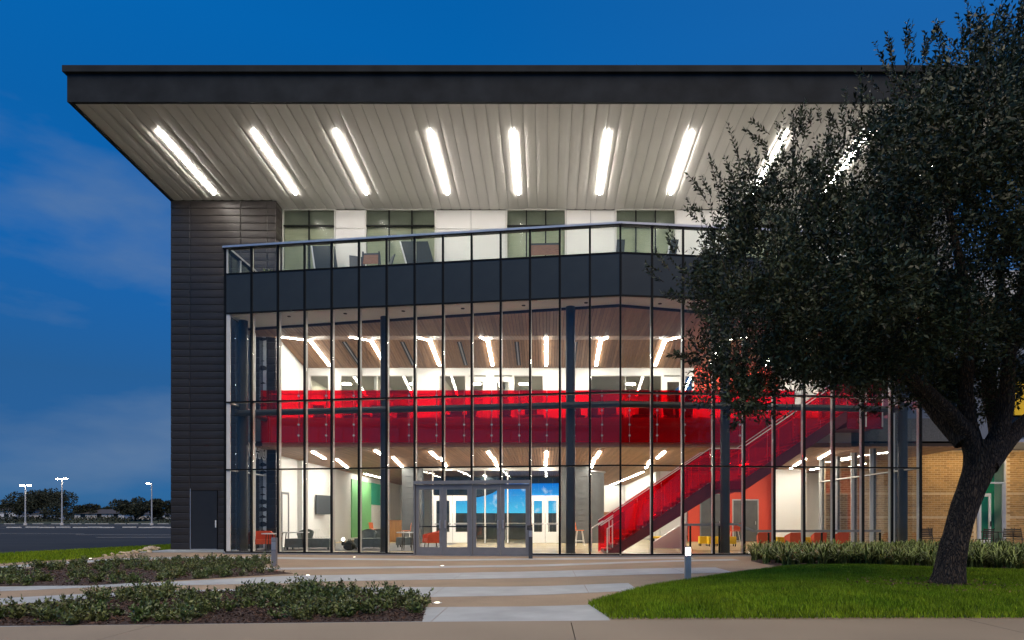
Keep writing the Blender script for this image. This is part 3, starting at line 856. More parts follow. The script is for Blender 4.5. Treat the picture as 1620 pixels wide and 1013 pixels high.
# ---- terrace slab
GPATH = [(-11.84, 28.5), (-11.84, 25.24), (2.526, 23.2), (13.37, 24.4), (13.37, 33.0)]
def inset(d):
    return [(-11.84 + d, 28.5), (-11.84 + d, 25.24 + d), (2.526, 23.2 + d * 1.02), (13.37 - d, 24.4 + d), (13.37 - d, 33.0)]
ti = inset(.06)
struct(MB().prism([ti[0], ti[1], ti[2], ti[3], (13.3, 29.2), (-11.3, 29.2), (-11.3, 28.5)], 9.3, 10.25).build('terrace_floor', mat('terrace_pavers', (.50, .48, .45), .8, 0, .08, 2)))
struct(MB().box(13.36, 17.5, 24.6, 29.2, 9.3, 10.25).build('terrace_floor', mat('terrace_pavers', (.5, .48, .45))))

# ---- glass curtain wall
cw = thing('glass_curtain_wall', 'two storey bowed glass curtain wall with black mullions under a slate spandrel band', 'glass wall', (2.526, 23.2, 0))
ZR = [.10, 3.11, 5.60, 8.88, 10.33, 11.26]
NP = [3, 14, 10, 5]
DOORS = (7, 8, 9, 10)
O = Vector((2.526, 23.2, 0))
for f in range(4):
    A = Vector((*GPATH[f], 0)); B = Vector((*GPATH[f + 1], 0)); L = (B - A).length; n = NP[f]; wd = L / n
    t = (B - A).normalized(); th = math.atan2(t.y, t.x)
    ztop = ZR[5] if f < 3 else 8.88
    def pos(i, z=0): return tuple(A + t * (wd * i) - O + Vector((0, 0, z)))
    # mullion: dark outside cap, pale inner box
    mb = MB(); mb.box(-.033, .033, -.065, .012, ZR[0], ztop)
    mb.box(-.024, .024, .030, .17, ZR[0], min(ztop, 8.86), 1)
    if ztop > 9: mb.box(-.02, .02, .030, .08, 10.34, ztop, 1)
    mme = mb.mesh('mullion', [M_dark, M_mulin])
    md = MB(); md.box(-.033, .033, -.065, .012, 2.64, ztop); md.box(-.024, .024, .030, .17, 2.64, 8.86, 1); md.box(-.02, .02, .030, .08, 10.34, ztop, 1)
    mdd = md.mesh('mullion', [M_dark, M_mulin]) if f == 1 else None
    i0 = 0 if f == 0 else 1
    for i in range(i0, n + 1):
        if f == 1 and i in (8, 9, 10): put('mullion', mdd, cw, pos(i), th); continue
        put('mullion', mme, cw, pos(i), th)
    # transoms (one continuous length per facet and level)
    for li, z in enumerate(ZR):
        if f == 3 and li > 3: continue
        tb = MB(); e = .03
        if li == 0:
            if f == 1:
                tb.box(e, wd * 7 - .03, -.05, .012, z - .05, z).box(wd * 11 + .03, L - e, -.05, .012, z - .05, z)
                tb.box(e, wd * 7 - .03, .03, .17, z - .05, z, 1).box(wd * 11 + .03, L - e, .03, .17, z - .05, z, 1)
            else:
                tb.box(e, L - e, -.05, .012, z - .05, z).box(e, L - e, .03, .17, z - .05, z, 1)
        elif li == 5:
            tb.box(-.06, L + .06, -.10, .10, z, z + .03).box(-.06, L + .06, -.11, .11, z + .031, z + .10, 1)
        else:
            for k in range(n):
                tb.box(wd * k + .0335, wd * (k + 1) - .0335, -.05, .012, z - .0245, z + .0245)
                if z < 9: tb.box(wd * k + .0245, wd * (k + 1) - .0245, .03, .15, z - .02, z + .02, 1)
        put('transom' if li < 5 else 'guard_rail', tb.mesh('transom', [M_dark, M_mulin if li < 5 else M_caprail]), cw, pos(0), th)
    # panes
    def pane(za, zb, y0=.013, y1=.028): return MB().box(.0335, wd - .0335, y0, y1, za, zb)
    rows = [(ZR[0], ZR[1] - .025), (ZR[1] + .025, ZR[2] - .025), (ZR[2] + .025, ZR[3] - .025)]
    for (za, zb) in rows:
        me = pane(za, zb).mesh('glass_pane', M_glass)
        for i in range(n):
            if f == 1 and i in DOORS and za < 1:
                put('glass_pane', pane(2.665, zb).mesh('glass_pane', M_glass), cw, pos(i), th)
            else:
                put('glass_pane', me, cw, pos(i), th + random.uniform(-.0022, .0022)).rotation_euler[0] = random.uniform(-.0008, .0008)
    if f < 3:
        sp = pane(ZR[3] + .025, ZR[4] - .025, -.03, .02).mesh('spandrel_panel', M_span)
        gg = pane(ZR[4] + .025, ZR[5] - .004).mesh('guard_pane', M_glassg)
        for i in range(n):
            put('spandrel_panel', sp, cw, pos(i), th + random.uniform(-.002, .002)); put('guard_pane', gg, cw, pos(i), th + random.uniform(-.002, .002))
    # curb
    cbk = MB()
    if f == 1: cbk.box(0, wd * 7, -.12, .25, -.02, .049).box(wd * 11, L, -.12, .25, -.02, .049)
    else: cbk.box(0, L, -.12, .25, -.02, .049)
    put('curb', cbk.mesh('curb', M_grey), cw, pos(0), th)
    # horizontal wind beam behind the middle transom
    bm = MB(); bm.tube([(.4 if f == 0 else .0, .62, 5.30), (L - (.5 if f in (0, 2) else -.04), .62, 5.30)], .115, 10)
    put('wind_beam', bm.mesh('wind_beam', M_column), cw, pos(0), th)
    if f == 1:
        # grey double doors
        for i in DOORS:
            d = MB()
            x0 = .006 if i in (8, 10) else .034; x1 = wd - (.006 if i in (7, 9) else .034)
            if i in (7, 9): hx = x1 - .09
            else: hx = x0 + .09
            st = .125
            d.box(x0, x0 + st, -.03, .02, .02, 2.50).box(x1 - st, x1, -.03, .02, .02, 2.50)
            d.box(x0 + st, x1 - st, -.03, .02, .02, .30).box(x0 + st, x1 - st, -.03, .02, 2.33, 2.50)
            do = put('door', d.mesh('door', M_door), cw, pos(i), th)
            MB().box(x0 + st, x1 - st, -.01, .005, .30, 2.33).build('pane', M_glass, do, world=False)
            MB().box(hx - .025, hx + .025, -.05, -.031, .96, 1.26).bar((hx, -.05, 1.01), (hx, -.10, 1.01), .025).bar((hx, -.05, 1.21), (hx, -.10, 1.21), .025).bar((hx, -.10, .99), (hx, -.10, 1.23), .03).build('handle', M_alu, do, world=False)
            MB().box(x0 + .06, x1 - .06, .025, .09, 1.0, 1.045).box(hx - .05, hx + .05, .03, .11, .93, 1.2).build('push_bar', M_black, do, world=False)
        fr = MB(); a0, a1 = wd * 7, wd * 11
        fr.box(a0 - .02, a0 + .030, -.09, .10, 0, 2.52).box(a1 - .030, a1 + .02, -.09, .10, 0, 2.52).box((a0 + a1) / 2 - .032, (a0 + a1) / 2 + .032, -.07, .08, 0, 2.52)
        fr.box(a0 - .02, a1 + .02, -.12, .10, 2.521, 2.635)
        put('door_frame', fr.mesh('door_frame', M_door), cw, pos(0), th)
        MB().box(a0 + .03, a1 - .03, -.12, .12, -.01, .012).build('threshold', M_alu, put('door_sill', MB().box(a0, a1, -.10, .2, -.03, -.011).mesh('door_sill', M_grey), cw, pos(0), th), world=False)

# ghost reflection of university initials, modelled as outlined letters on the left return glass
def outline(segs, y):
    b = MB()
    for (p, q) in segs: b.bar((p[0], y, p[1]), (q[0], y, q[1]), .016, .016)
    return b
A = Vector((*GPATH[0], 0))
txt = []
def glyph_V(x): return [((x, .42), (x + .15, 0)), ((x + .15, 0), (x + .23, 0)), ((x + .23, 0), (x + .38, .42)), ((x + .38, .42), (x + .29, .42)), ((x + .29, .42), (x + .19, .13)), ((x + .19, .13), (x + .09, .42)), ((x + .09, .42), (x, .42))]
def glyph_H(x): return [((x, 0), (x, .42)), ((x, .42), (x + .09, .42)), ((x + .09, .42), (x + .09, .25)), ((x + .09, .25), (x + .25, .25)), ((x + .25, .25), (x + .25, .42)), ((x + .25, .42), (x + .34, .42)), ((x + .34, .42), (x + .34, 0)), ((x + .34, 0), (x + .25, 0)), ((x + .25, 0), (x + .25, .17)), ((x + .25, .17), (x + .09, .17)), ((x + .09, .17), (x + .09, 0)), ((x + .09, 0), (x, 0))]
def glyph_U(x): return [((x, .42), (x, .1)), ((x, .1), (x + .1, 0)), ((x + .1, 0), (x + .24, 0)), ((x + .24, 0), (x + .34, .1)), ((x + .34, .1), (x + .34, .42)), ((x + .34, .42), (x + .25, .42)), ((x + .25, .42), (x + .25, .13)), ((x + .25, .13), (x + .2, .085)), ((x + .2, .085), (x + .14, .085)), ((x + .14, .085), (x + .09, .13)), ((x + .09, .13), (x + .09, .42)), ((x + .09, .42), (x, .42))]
# reflected letters run along Y on the inner face of the return (so they read from inside the lobby)
sg = thing('lettering_reflection', 'VHU reflection modelled as white outlined letters on the side glass beside the dark tower', 'reflection', (-11.64, 27.0, 3.6))
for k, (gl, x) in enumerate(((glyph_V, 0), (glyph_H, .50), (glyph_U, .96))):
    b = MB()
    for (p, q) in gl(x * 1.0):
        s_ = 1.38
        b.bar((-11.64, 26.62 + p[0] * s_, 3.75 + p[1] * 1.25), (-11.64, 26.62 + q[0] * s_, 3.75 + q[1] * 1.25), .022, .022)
    b.build('reflected_letter', M_white, sg)

# ---- round columns
for i, (px, Y, lab) in enumerate(((385, 26.1, 'in the left corner of the glass lobby'), (609, 25.6, 'left of the grey double doors'), (902.5, 24.4, 'right of the grey double doors'), (1147, 24.6, 'in front of the red stair landing'), (1428, 25.4, 'in the right corner of the glass lobby'))):
    x = sx(px, Y)
    t = thing('column', 'dark round column ' + lab, 'column', (x, Y, .02), group='round columns behind the glass')
    MB().tube([(x, Y, .02), (x, Y, 8.98)], .168, 20).build('shaft', M_column, t, smooth=False)
    MB().tube([(x, Y, .021), (x, Y, .09)], .19, 20).build('base', M_dark, t)

# ================================================================== LOBBY INTERIOR
struct(MB().prism([GPATH[1], GPATH[2], GPATH[3], (13.36, 33), (17, 33), (17, 57), (-12.2, 57), (-12.2, 28.56), (-11.84, 28.56)], -.06, .012).build('floor', M_conc_in))
struct(MB().box(-12.0, -4.8, 27.4, 36.5, .013, .022).build('carpet', M_carpet))
struct(MB().box(6.2, 12.9, 27.8, 38, .013, .022).build('rug_floor', mat('beige_carpet', (.36, .25, .12), .95, 0, .15, 14)))
XL = -12.1
Z2 = 5.35; ZC = 4.16; YM = 27.3
# second floor deck (room floor and slab), set back from the glass
sl2 = thing('mezzanine_deck', 'second floor deck edge running behind the red glass guard', 'floor deck', (0, YM, ZC))
MB().box(-11.35, 12.2, YM, YM + .12, 4.34, Z2).build('slab_edge', M_slabedge, sl2)
MB().box(XL, 17, YM + .121, 57, 4.42, Z2 - .01).build('deck', M_carpet, sl2)
# lower wood ceiling with slats
cl = struct(MB().box(XL, 17, YM + .0, 57, ZC + .06, ZC + .17).build('ceiling', M_woodd))
sb = MB(); x = XL + .05
while x < 16.9:
    for (ya, yb) in ((YM + .01, 31.4), (31.42, 36.4), (36.42, 44.6), (44.62, 56.5)):
        sb.box(x, x + .105, ya, yb, ZC + .012 + random.uniform(0, .006), ZC + .06)
    x += .128
stuff(sb.build('ceiling_slat', M_wood, cl))
MB().box(-11.35, 12.2, YM - .02, YM + .0, ZC - .0, 4.34).build('ceiling_edge', M_wood, cl)
# upper folded wood ceiling
PEAK = (31.0, 9.44); FOLD = (27.7, 8.72); BACK = (34.2, 8.88)
EDGE = [(-11.9, 27.1), (2.55, 24.1), (13.2, 26.8)]
def edgeY(x): return float(np.interp(x, [p[0] for p in EDGE], [p[1] for p in EDGE]))
c2 = struct(bpy.data.objects.new('upper_ceiling', None)); C.objects.link(c2)
sb = MB(); x = XL + .03
while x < 13.1:
    xa, xb = x, x + .115; r0 = random.uniform(0, .005)
    ya, yb = edgeY(xa) + .02, edgeY(xb) + .02
    zf = 8.79 + r0
    for (P, Q) in (((None, zf), (FOLD[0], FOLD[1] + r0)), ((FOLD[0] + .004, FOLD[1] + r0), (PEAK[0], PEAK[1] + r0)), ((PEAK[0] + .004, PEAK[1] + r0), (BACK[0], BACK[1] + r0))):
        y0a = ya if P[0] is None else P[0]; y0b = yb if P[0] is None else P[0]
        sb.hexa([(xa, y0a, P[1]), (xb, y0b, P[1]), (xb, Q[0], Q[1]), (xa, Q[0], Q[1]), (xa, y0a, P[1] + .03), (xb, y0b, P[1] + .03), (xb, Q[0], Q[1] + .03), (xa, Q[0], Q[1] + .03)])
    x += .13
stuff(sb.build('ceiling_slat', M_wood, c2))
bk = MB()
for (P, Q) in ((FOLD, PEAK), (PEAK, BACK)):
    bk.hexa([(XL, P[0], P[1] + .05), (13.3, P[0], P[1] + .05), (13.3, Q[0], Q[1] + .05), (XL, Q[0], Q[1] + .05), (XL, P[0], P[1] + .1), (13.3, P[0], P[1] + .1), (13.3, Q[0], Q[1] + .1), (XL, Q[0], Q[1] + .1)])
bk.prism([EDGE[0], EDGE[1], EDGE[2], (13.2, 27.7), (XL, 27.7)], 8.83, 8.86)
bk.build('ceiling_backing', M_woodd, c2)
# pale ceiling strip between the glass head and the wood, with a dark trim
bh = MB()
for (P, Q) in zip(EDGE[:-1], EDGE[1:]):
    bh.hexa([(P[0], P[1] - .03, 8.775), (Q[0], Q[1] - .03, 8.775), (Q[0], Q[1] + .015, 8.775), (P[0], P[1] + .015, 8.775), (P[0], P[1] - .03, 8.90), (Q[0], Q[1] - .03, 8.90), (Q[0], Q[1] + .015, 8.90), (P[0], P[1] + .015, 8.90)])
bh.build('ceiling_trim', M_woodd, c2)
gi = inset(.19)
MB().prism([gi[1], gi[2], gi[3], (13.2, 26.79), (2.55, 24.06), (-11.9, 27.06)], 8.865, 8.93).build('cove_ceiling', M_cove, c2)
for (pxp, pyp) in ((-9.6, 25.5), (-7.4, 25.15), (-5.2, 24.85), (-3.0, 24.55), (-.8, 24.2), (1.4, 23.9), (4.0, 24.0), (6.5, 24.3)):
    MB().tube([(pxp, pyp, 8.85), (pxp, pyp, 8.864)], .07, 12).build('recessed_pot', M_dark, c2)
# recessed pots in the cove
# walls
wl = lambda n, b, m: struct(b.build(n, m))
wl('wall', MB().box(XL - .12, XL, 28.58, 57, .012, 9.5), M_white)
wl('wall', MB().box(XL, 17, 56.6, 56.8, .012, ZC), M_white)
wl('wall', MB().box(6.55, 6.75, 40.6, 56.6, .012, ZC), M_white)
wl('wall', MB().box(6.76, 8.32, 40.4, 40.6, .012, ZC), M_white)
wl('wall', MB().box(13.06, 14.85, 39, 39.2, .012, ZC), M_white)
wl('wall', MB().box(14.9, 17, 42, 42.2, .012, ZC), M_white)
wl('wall', MB().box(16.9, 17, 33.2, 42, .012, ZC), M_white)
wl('wall', MB().box(15.95, 16.4, 36, 36.4, .012, ZC), M_clad)
wl('wall', MB().box(XL + .001, XL + .25, 33.2, 33.7, .023, ZC), M_white)
wl('wall', MB().box(13.3, 13.5, 33.02, 36.5, 4.4, 9.5), M_white)
wl('end_wall', MB().box(13.2, 13.3, 25.8, 33, 8.9, 9.2), M_cove)
rw = thing('red_wall', 'tall orange red wall with grey doors behind the red stair', 'wall', (8.32, 40, 0))
MB().box(8.33, 13.6, 40, 40.2, .012, ZC).build('wall', M_redw, rw)
def interior_door(root, xa, xb, Y, z1, mleaf, mframe, name='door'):
    d = MB().box(xa, xb, Y - .04, Y - .002, .02, z1).build(name, mleaf, root)
    MB().box(xa - .07, xa - .001, Y - .06, Y - .002, .02, z1 + .07).box(xb + .001, xb + .07, Y - .06, Y - .002, .02, z1 + .07).box(xa, xb, Y - .06, Y - .002, z1 + .001, z1 + .07).build('frame', mframe, d)
    MB().bar((xb - .12, Y - .10, 1.0), (xb - .12, Y - .10, 1.2), .03).build('handle', M_alu, d)
interior_door(rw, sx(1109, 40), sx(1141, 40), 40, sz(783, 40), M_clad, M_grey)
interior_door(rw, sx(1160, 40), sx(1198, 40), 40, sz(792, 40), M_clad, M_alu)

# back wall of the second floor with office glazing
Y2 = 34.2
bw = thing('office_wall', 'white second floor back wall with glazed offices and doors', 'wall', (0, Y2, Z2))
ops = [(490.6, 519.7, 'w'), (539, 653, 'w'), (694.6, 736.5, 'w'), (741, 769, 'd'), (781, 810, 'd'), (813, 859.5, 'w'), (932, 1047, 'w'), (1051, 1053, 's'), (1050.5, 1080, 'd'), (1083, 1096, 'w')]
ops = [o for o in ops if o[2] != 's']
zhd = sz(594, Y2)
cur = XL
for (a, b, k) in ops:
    xa, xb = sx(a, Y2), sx(b, Y2)
    MB().box(cur, xa, Y2, Y2 + .15, Z2, zhd).build('wall_pier', M_white, bw)
    if k == 'w':
        MB().box(xa, xb, Y2, Y2 + .15, Z2, Z2 + .12).build('wall_sill', M_white, bw)
        wv = MB().box(xa, xa + .03, Y2 + .02, Y2 + .12, Z2 + .12, zhd).box(xb - .03, xb, Y2 + .02, Y2 + .12, Z2 + .12, zhd).box(xa + .03, xb - .03, Y2 + .02, Y2 + .12, zhd - .04, zhd)
        nm = max(1, round((xb - xa) / 1.9))
        for q in range(1, nm):
            xm = xa + (xb - xa) * q / nm; wv.box(xm - .02, xm + .02, Y2 + .02, Y2 + .12, Z2 + .12, zhd - .04)
        wo = wv.build('window', M_wframe, bw)
        for q in range(nm):
            MB().box(xa + (xb - xa) * q / nm + .031, xa + (xb - xa) * (q + 1) / nm - .031, Y2 + .05, Y2 + .062, Z2 + .12, zhd - .041).build('pane', M_glassin, wo)
    else:
        s_ = .17
        do = MB().box(xa, xa + s_, Y2 + .04, Y2 + .09, Z2, zhd - .15).box(xb - s_, xb, Y2 + .04, Y2 + .09, Z2, zhd - .15).box(xa + s_, xb - s_, Y2 + .04, Y2 + .09, zhd - .32, zhd - .15).box(xa + s_, xb - s_, Y2 + .04, Y2 + .09, Z2, Z2 + .3).box(xa, xb, Y2 + .03, Y2 + .1, zhd - .149, zhd - .06).build('door', M_white, bw)
        MB().box(xa + s_, xb - s_, Y2 + .055, Y2 + .067, Z2 + .3, zhd - .32).build('pane', M_glassin, do)
        MB().bar((xb - .09, Y2 - .02, Z2 + 1), (xb - .09, Y2 - .02, Z2 + 1.2), .03).build('handle', M_alu, do)
    cur = xb
xr0, xr1 = sx(1098, Y2), sx(1232, Y2)
MB().box(cur, xr0, Y2, Y2 + .15, Z2, zhd).build('wall_pier', M_white, bw)
MB().box(XL, xr0, Y2, Y2 + .15, zhd + .001, 9.2).build('wall_header', M_white, bw)
MB().box(xr0 + .001, xr1, Y2 - .02, Y2 + .15, Z2, 9.2).build('red_panel', M_redw, bw)
MB().box(xr1 + .001, 13.3, Y2, Y2 + .15, Z2, 9.2).build('wall_pier', M_white, bw)
# office rooms behind the glazing
struct(MB().box(XL, 7.2, 38, 38.1, Z2, 9.0).build('office_back_wall', mat('office_grey', (.55, .54, .51), .8, 0, .05, 1)))
struct(MB().box(XL, 7.2, Y2 + .16, 38, 8.53, 8.6).build('office_ceiling', mat('office_white', (.6, .59, .56), .8)))
for xw in (-8.6, -5.3, -2.0, .1, 2.1):
    struct(MB().box(xw - .06, xw + .06, Y2 + .16, 38, Z2, 8.53).build('office_partition', mat('office_grey', (.55, .54, .51))))
for xo in (-10.6, -7.0, -3.7, -1.2, 1.2, 4.5):  # enlarged downlights, all but one added to brighten the offices
    t = thing('office_downlight', 'small round downlight in the office ceiling %s' % ['at the far left, added for brightness', 'behind the left column, added for brightness', 'behind the third window, added for brightness', 'behind the middle office door', 'right of the office doors, added for brightness', 'behind the wide right office window, added for brightness'][(-10.6, -7.0, -3.7, -1.2, 1.2, 4.5).index(xo)], 'downlight', (xo, 36.3, 8.53), group='downlights in the glazed offices')
    MB().tube([(xo, 36.3, 8.50), (xo, 36.3, 8.529)], .30, 12).build('trim', M_alu, t)
    MB().tube([(xo, 36.3, 8.485), (xo, 36.3, 8.499)], .25, 12).build('lens', E_down, t)

# ---- red glass guard along the deck
gd = thing('red_glass_guard', 'red glass guard with steel standoff posts along the second floor deck', 'guard rail', (-11.7, YM - .1, 4.3))
px0 = -10.93; sp_ = 1.097
zg0, zg1 = 4.34, 6.42
xs_g = [-11.0] + [sx(474.5, YM) + i * sp_ for i in range(21)]
xs_g = [q for q in xs_g if q < 10.6]
for a, b in zip(xs_g[:-1], xs_g[1:]):
    MB().box(a + .008, b - .008, YM - .13, YM - .112, zg0, zg1).build('red_pane', M_redglass, gd)
for q in xs_g[1:]:
    p = MB().box(q - .02, q + .02, YM - .09, YM - .03, zg0 + .02, zg1 + .0).build('post', M_steel, gd)
    for zq in (4.62, 5.05, 5.62, 6.2):
        MB().tube([(q, YM - .16, zq), (q, YM - .09, zq)], .045, 8).build('standoff', M_steel, p)
MB().tube([(-11.0, YM + .05, 6.3), (10.5, YM + .05, 6.3)], .024, 6).build('handrail', M_steel, gd)
# short red return panel at the left end
MB().box(-11.36, -11.008, YM - .13, YM - .112, zg0, zg1).build('red_pane', M_redglass, gd)

# ================================================================== STAIR
YA, YB = 25.7, 27.1
st = thing('red_stair', 'red steel stair with red glass guards climbing to the right behind the glass', 'stair', (2.17, YA, 0))
xs0, xl0, xl1, xe = 2.17, 6.25, 7.32, 11.3
zl = 2.70
m1 = zl / (xl0 - xs0); m2 = (Z2 - zl) / (xe - xl1)
dv = .40
for Y in (YA, YB):
    poly = [(xs0, .02), (xs0 + .1, .03), (xl0, zl + .02), (xl1, zl + .02), (xe, Z2 + .02), (xe, Z2 - .42), (xl1 + .05, zl - dv), (xl0 + .25, zl - dv), (xs0 + .62, .02)]
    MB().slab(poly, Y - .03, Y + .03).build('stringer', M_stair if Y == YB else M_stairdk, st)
n1 = 15
def tread(x, z, run):
    MB().box(x, x + run + .03, YA + .035, YB - .035, z - .05, z).build('tread', M_stair, st)
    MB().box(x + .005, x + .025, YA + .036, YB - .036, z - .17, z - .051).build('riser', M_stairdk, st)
for i in range(n1):
    tread(xs0 + (xl0 - xs0) * i / n1, zl * (i + 1) / n1 - .0, (xl0 - xs0) / n1)
for i in range(n1):
    tread(xl1 + (xe - xl1) * i / n1, zl + (Z2 - zl) * (i + 1) / n1, (xe - xl1) / n1)
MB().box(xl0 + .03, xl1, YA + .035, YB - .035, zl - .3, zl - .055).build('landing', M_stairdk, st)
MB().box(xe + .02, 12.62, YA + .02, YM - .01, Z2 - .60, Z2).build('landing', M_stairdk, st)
gh = 1.12
for Y in (YA - .055, YB + .045):
    off = 0 if Y > 26 else 0
    def gpane(x0, x1, z0, z1, lo=-.12):
        MB().slab([(x0, z0 + lo), (x1, z1 + lo), (x1, z1 + gh), (x0, z0 + gh)], Y - .009, Y + .009).build('red_pane', M_redglass, st)
    k = 4
    xst = xs0 + (.35 if Y < 26 else -.1)
    for i in range(k):
        a = xst + (xl0 - .1 - xst) * i / k; b = xst + (xl0 - .1 - xst) * (i + 1) / k - .015
        gpane(a, b, m1 * (a - xs0) + .18, m1 * (b - xs0) + .18)
    gpane(xl0 - .09, xl1 + .0, zl + .1, zl + .1, -.40)
    for i in range(k):
        a = xl1 + .015 + (xe - xl1 - .015) * i / k; b = xl1 + .015 + (xe - xl1 - .015) * (i + 1) / k - .015
        gpane(a, b, zl + m2 * (a - xl1) + .15, zl + m2 * (b - xl1) + .15)
    if Y < 26:
        gpane(xe + .01, 11.98, Z2 + .0, Z2 + .0, -.68); gpane(12.0, 12.64, Z2, Z2, -.68)
    # steel rails
    yi = Y + (.07 if Y < 26 else -.07)
    h = .93
    MB().tube([(xs0 - .12, yi, h + .12), (xl0 - .1, yi, zl + h + .12), (xl1 - .05, yi, zl + h + .12), (xe, yi, Z2 + h + .1), (12.6 if Y < 26 else xe + .2, yi, Z2 + h + .1)], .024, 7).build('handrail', M_steel, st)
    MB().tube([(xst, Y, m1 * (xst - xs0) + .2 + gh), (xl0 - .1, Y, zl + .12 + gh), (xl1, Y, zl + .12 + gh), (xe, Y, Z2 + .17 + gh)], .02, 6).build('top_rail', M_steel, st)
    for q in (.08, .36, .62, .88):
        x = xs0 + (xl0 - xs0) * q
        ps = MB().box(x - .018, x + .018, yi - .03, yi + .03, m1 * (x - xs0), m1 * (x - xs0) + 1.05).build('post', M_steel, st)
        x = xl1 + (xe - xl1) * q
        MB().box(x - .018, x + .018, yi - .03, yi + .03, zl + m2 * (x - xl1), zl + m2 * (x - xl1) + 1.05).build('post', M_steel, st)
# newel loops at the foot
for Y in (YA - .02, YB + .0):
    dx = .35 if Y < 26 else -.15
    MB().tube([(xs0 + dx - .22, Y, .02), (xs0 + dx - .22, Y, .93), (xs0 + dx + .25, Y, .93 + .3)], .026, 7).build('newel', M_steel, st)
for q in (12.0, 12.62):
    MB().box(q - .02, q + .02, YA - .10, YA - .06, Z2 - .6, Z2 + 1.1).build('post', M_steel, st)

# ================================================================== INTERIOR LIGHTS
def upper_light(xk, i, lab):
    strip_light('lobby_light', (xk, PEAK[0] + .05, PEAK[1] - .02), (xk, 33.8, np.interp(33.8, [PEAK[0], BACK[0]], [PEAK[1], BACK[1]]) - .02), .135, E_in, 'strip light on the rear slope of the upper ceiling, ' + lab, 'strip lights in the upper wood ceiling')
    strip_light('lobby_light', (xk, FOLD[0] + .1, FOLD[1] + .0), (xk, PEAK[0] - .1, PEAK[1] - .04), .135, E_in, 'strip light on the front slope of the upper ceiling, ' + lab, 'strip lights in the upper wood ceiling')
UL = [(-10.72, 'nearest the left wall'), (-7.95, 'beside the left column'), (-5.28, 'left of the office doors'), (-2.65, 'above the office doors'), (0, 'straight behind the doors'), (2.47, 'right of the middle column'), (5.40, 'above the red stair foot'), (8.1, 'behind the oak'), (10.8, 'nearest the right end')]
for i, (xk, lab) in enumerate(UL): upper_light(xk, i, lab)
for i, (px, lab) in enumerate(((569, 'left of the left column'), (654, 'right of the left column'), (737, 'left of centre'), (821, 'near the centre'), (907, 'behind the middle column'))):
    xk = sx(px, 33.8)
    t = thing('slot_diffuser', 'thin dark slot diffuser in the upper wood ceiling, ' + lab, 'air slot', (xk, 32.4, 9.1), group='slot diffusers in the upper wood ceiling')
    za, zb = [np.interp(q, [PEAK[0], BACK[0]], [PEAK[1], BACK[1]]) - .012 for q in (31.2, 33.8)]
    for dx, m_ in ((-.07, M_black), (.0, M_alu), (.07, M_black)):
        MB().bar((xk + dx, 31.2, za), (xk + dx, 33.8, zb), .06, .03, up=(0, 0, 1)).build('slot', m_, t)
def low_light(pa, pb, lab, z=ZC, wd=.118):
    Ya = (z - CAM_H) * F / (824 - pa[1]); Yb = (z - CAM_H) * F / (824 - pb[1])
    strip_light('lobby_light', (sx(pa[0], Ya), Ya, z + .01), (sx(pb[0], Yb), Yb, z + .01), wd, E_in1, 'strip light in the lower wood ceiling, ' + lab, 'strip lights in the lower wood ceiling')
LL = [((495, 714.7), (513.7, 725.6), 'front one at the far left'), ((533, 726.7), (550.6, 740.8), 'second one at the far left'), ((577, 749.5), (602, 756), 'rear one at the far left'),
      ((594, 713), (603, 719), 'front one behind the left column'), ((622, 723.4), (637.5, 739.7), 'second one right of the left column'),
      ((681, 714.8), (693, 725.6), 'front one left of the doors'), ((697.6, 724.5), (706, 738), 'second one left of the doors'),
      ((772.5, 714.8), (778, 723.8), 'front one above the right pair of doors'), ((781, 724.8), (787.5, 740), 'second one above the right pair of doors'),
      ((864.3, 714.6), (864, 725), 'front one straight ahead of the centre'), ((863.6, 726.5), (863, 740), 'second one straight ahead of the centre'),
      ((948.7, 714.6), (943.6, 724), 'front one right of the middle column'), ((940.5, 725), (935.5, 740), 'second one right of the middle column'),
      ((1051, 714.6), (1040, 725), 'front one above the stair foot'), ((1029, 728.5), (1021.5, 741), 'second one above the stair foot'), ((1017.4, 746.7), (964.8, 768.6), 'long one over the rear right corridor'),
      ((1316, 713.5), (1296, 725.5), 'front one under the stair top'), ((1274, 726), (1251, 741), 'second one under the stair top')]
for a in LL: low_light(*a)
for i, (x, y) in enumerate(((-9, 46), (-4, 44), (10.3, 35), (15.2, 37), (3.6, 50))):
    strip_light('lobby_light', (x, y, ZC + .01), (x, y + 2.2, ZC + .01), .118, E_in1, 'warm strip light in the lower wood ceiling, ' + ['over the green wall', 'behind the entrance drum', 'in front of the red wall', 'by the right hand white wall', 'at the end of the corridor'][i], 'strip lights in the lower wood ceiling')

# ================================================================== ENTRANCE DRUM AND FAR ROOM
YD = 37.0
dm = thing('entrance_drum', 'dark grey clad drum with white framed inner doors behind the entrance', 'vestibule', (0, YD, 0))
def clad_wall(root, x0, x1, Y):
    MB().box(x0, x1, Y + .03, Y + .5, .02, ZC).build('drum_wall', M_clad, root)
    z = .02
    while z < ZC - .1:
        MB().box(x0 + .004, x1 - .004, Y - .015, Y + .028, z + .016, min(z + .30, ZC) - .016).build('cladding_board', M_clad, root); z += .30
clad_wall(dm, -7.82, -6.72, YD)
clad_wall(dm, .74, 2.35, YD)
cyl = MB(); n = 14
for k in range(n):
    a0, a1 = -math.pi / 2 + math.pi * k / n, -math.pi / 2 + math.pi * (k + 1) / n
    r = .85; cx, cyy = 2.36, YD + .85
    p = [(cx + r * math.cos(a0), cyy + r * math.sin(a0)), (cx + r * math.cos(a1), cyy + r * math.sin(a1))]
    cyl.quad((*p[0], .02), (*p[1], .02), (*p[1], 3.86), (*p[0], 3.86))
cyl.build('curved_wall', M_clad, dm, smooth=False)
rg = MB(); r = .9
rg.tube([(2.36 + r * math.cos(a), YD + .85 + r * math.sin(a), 3.90) for a in np.linspace(-math.pi / 2, math.pi / 2, 12)], .045, 6)
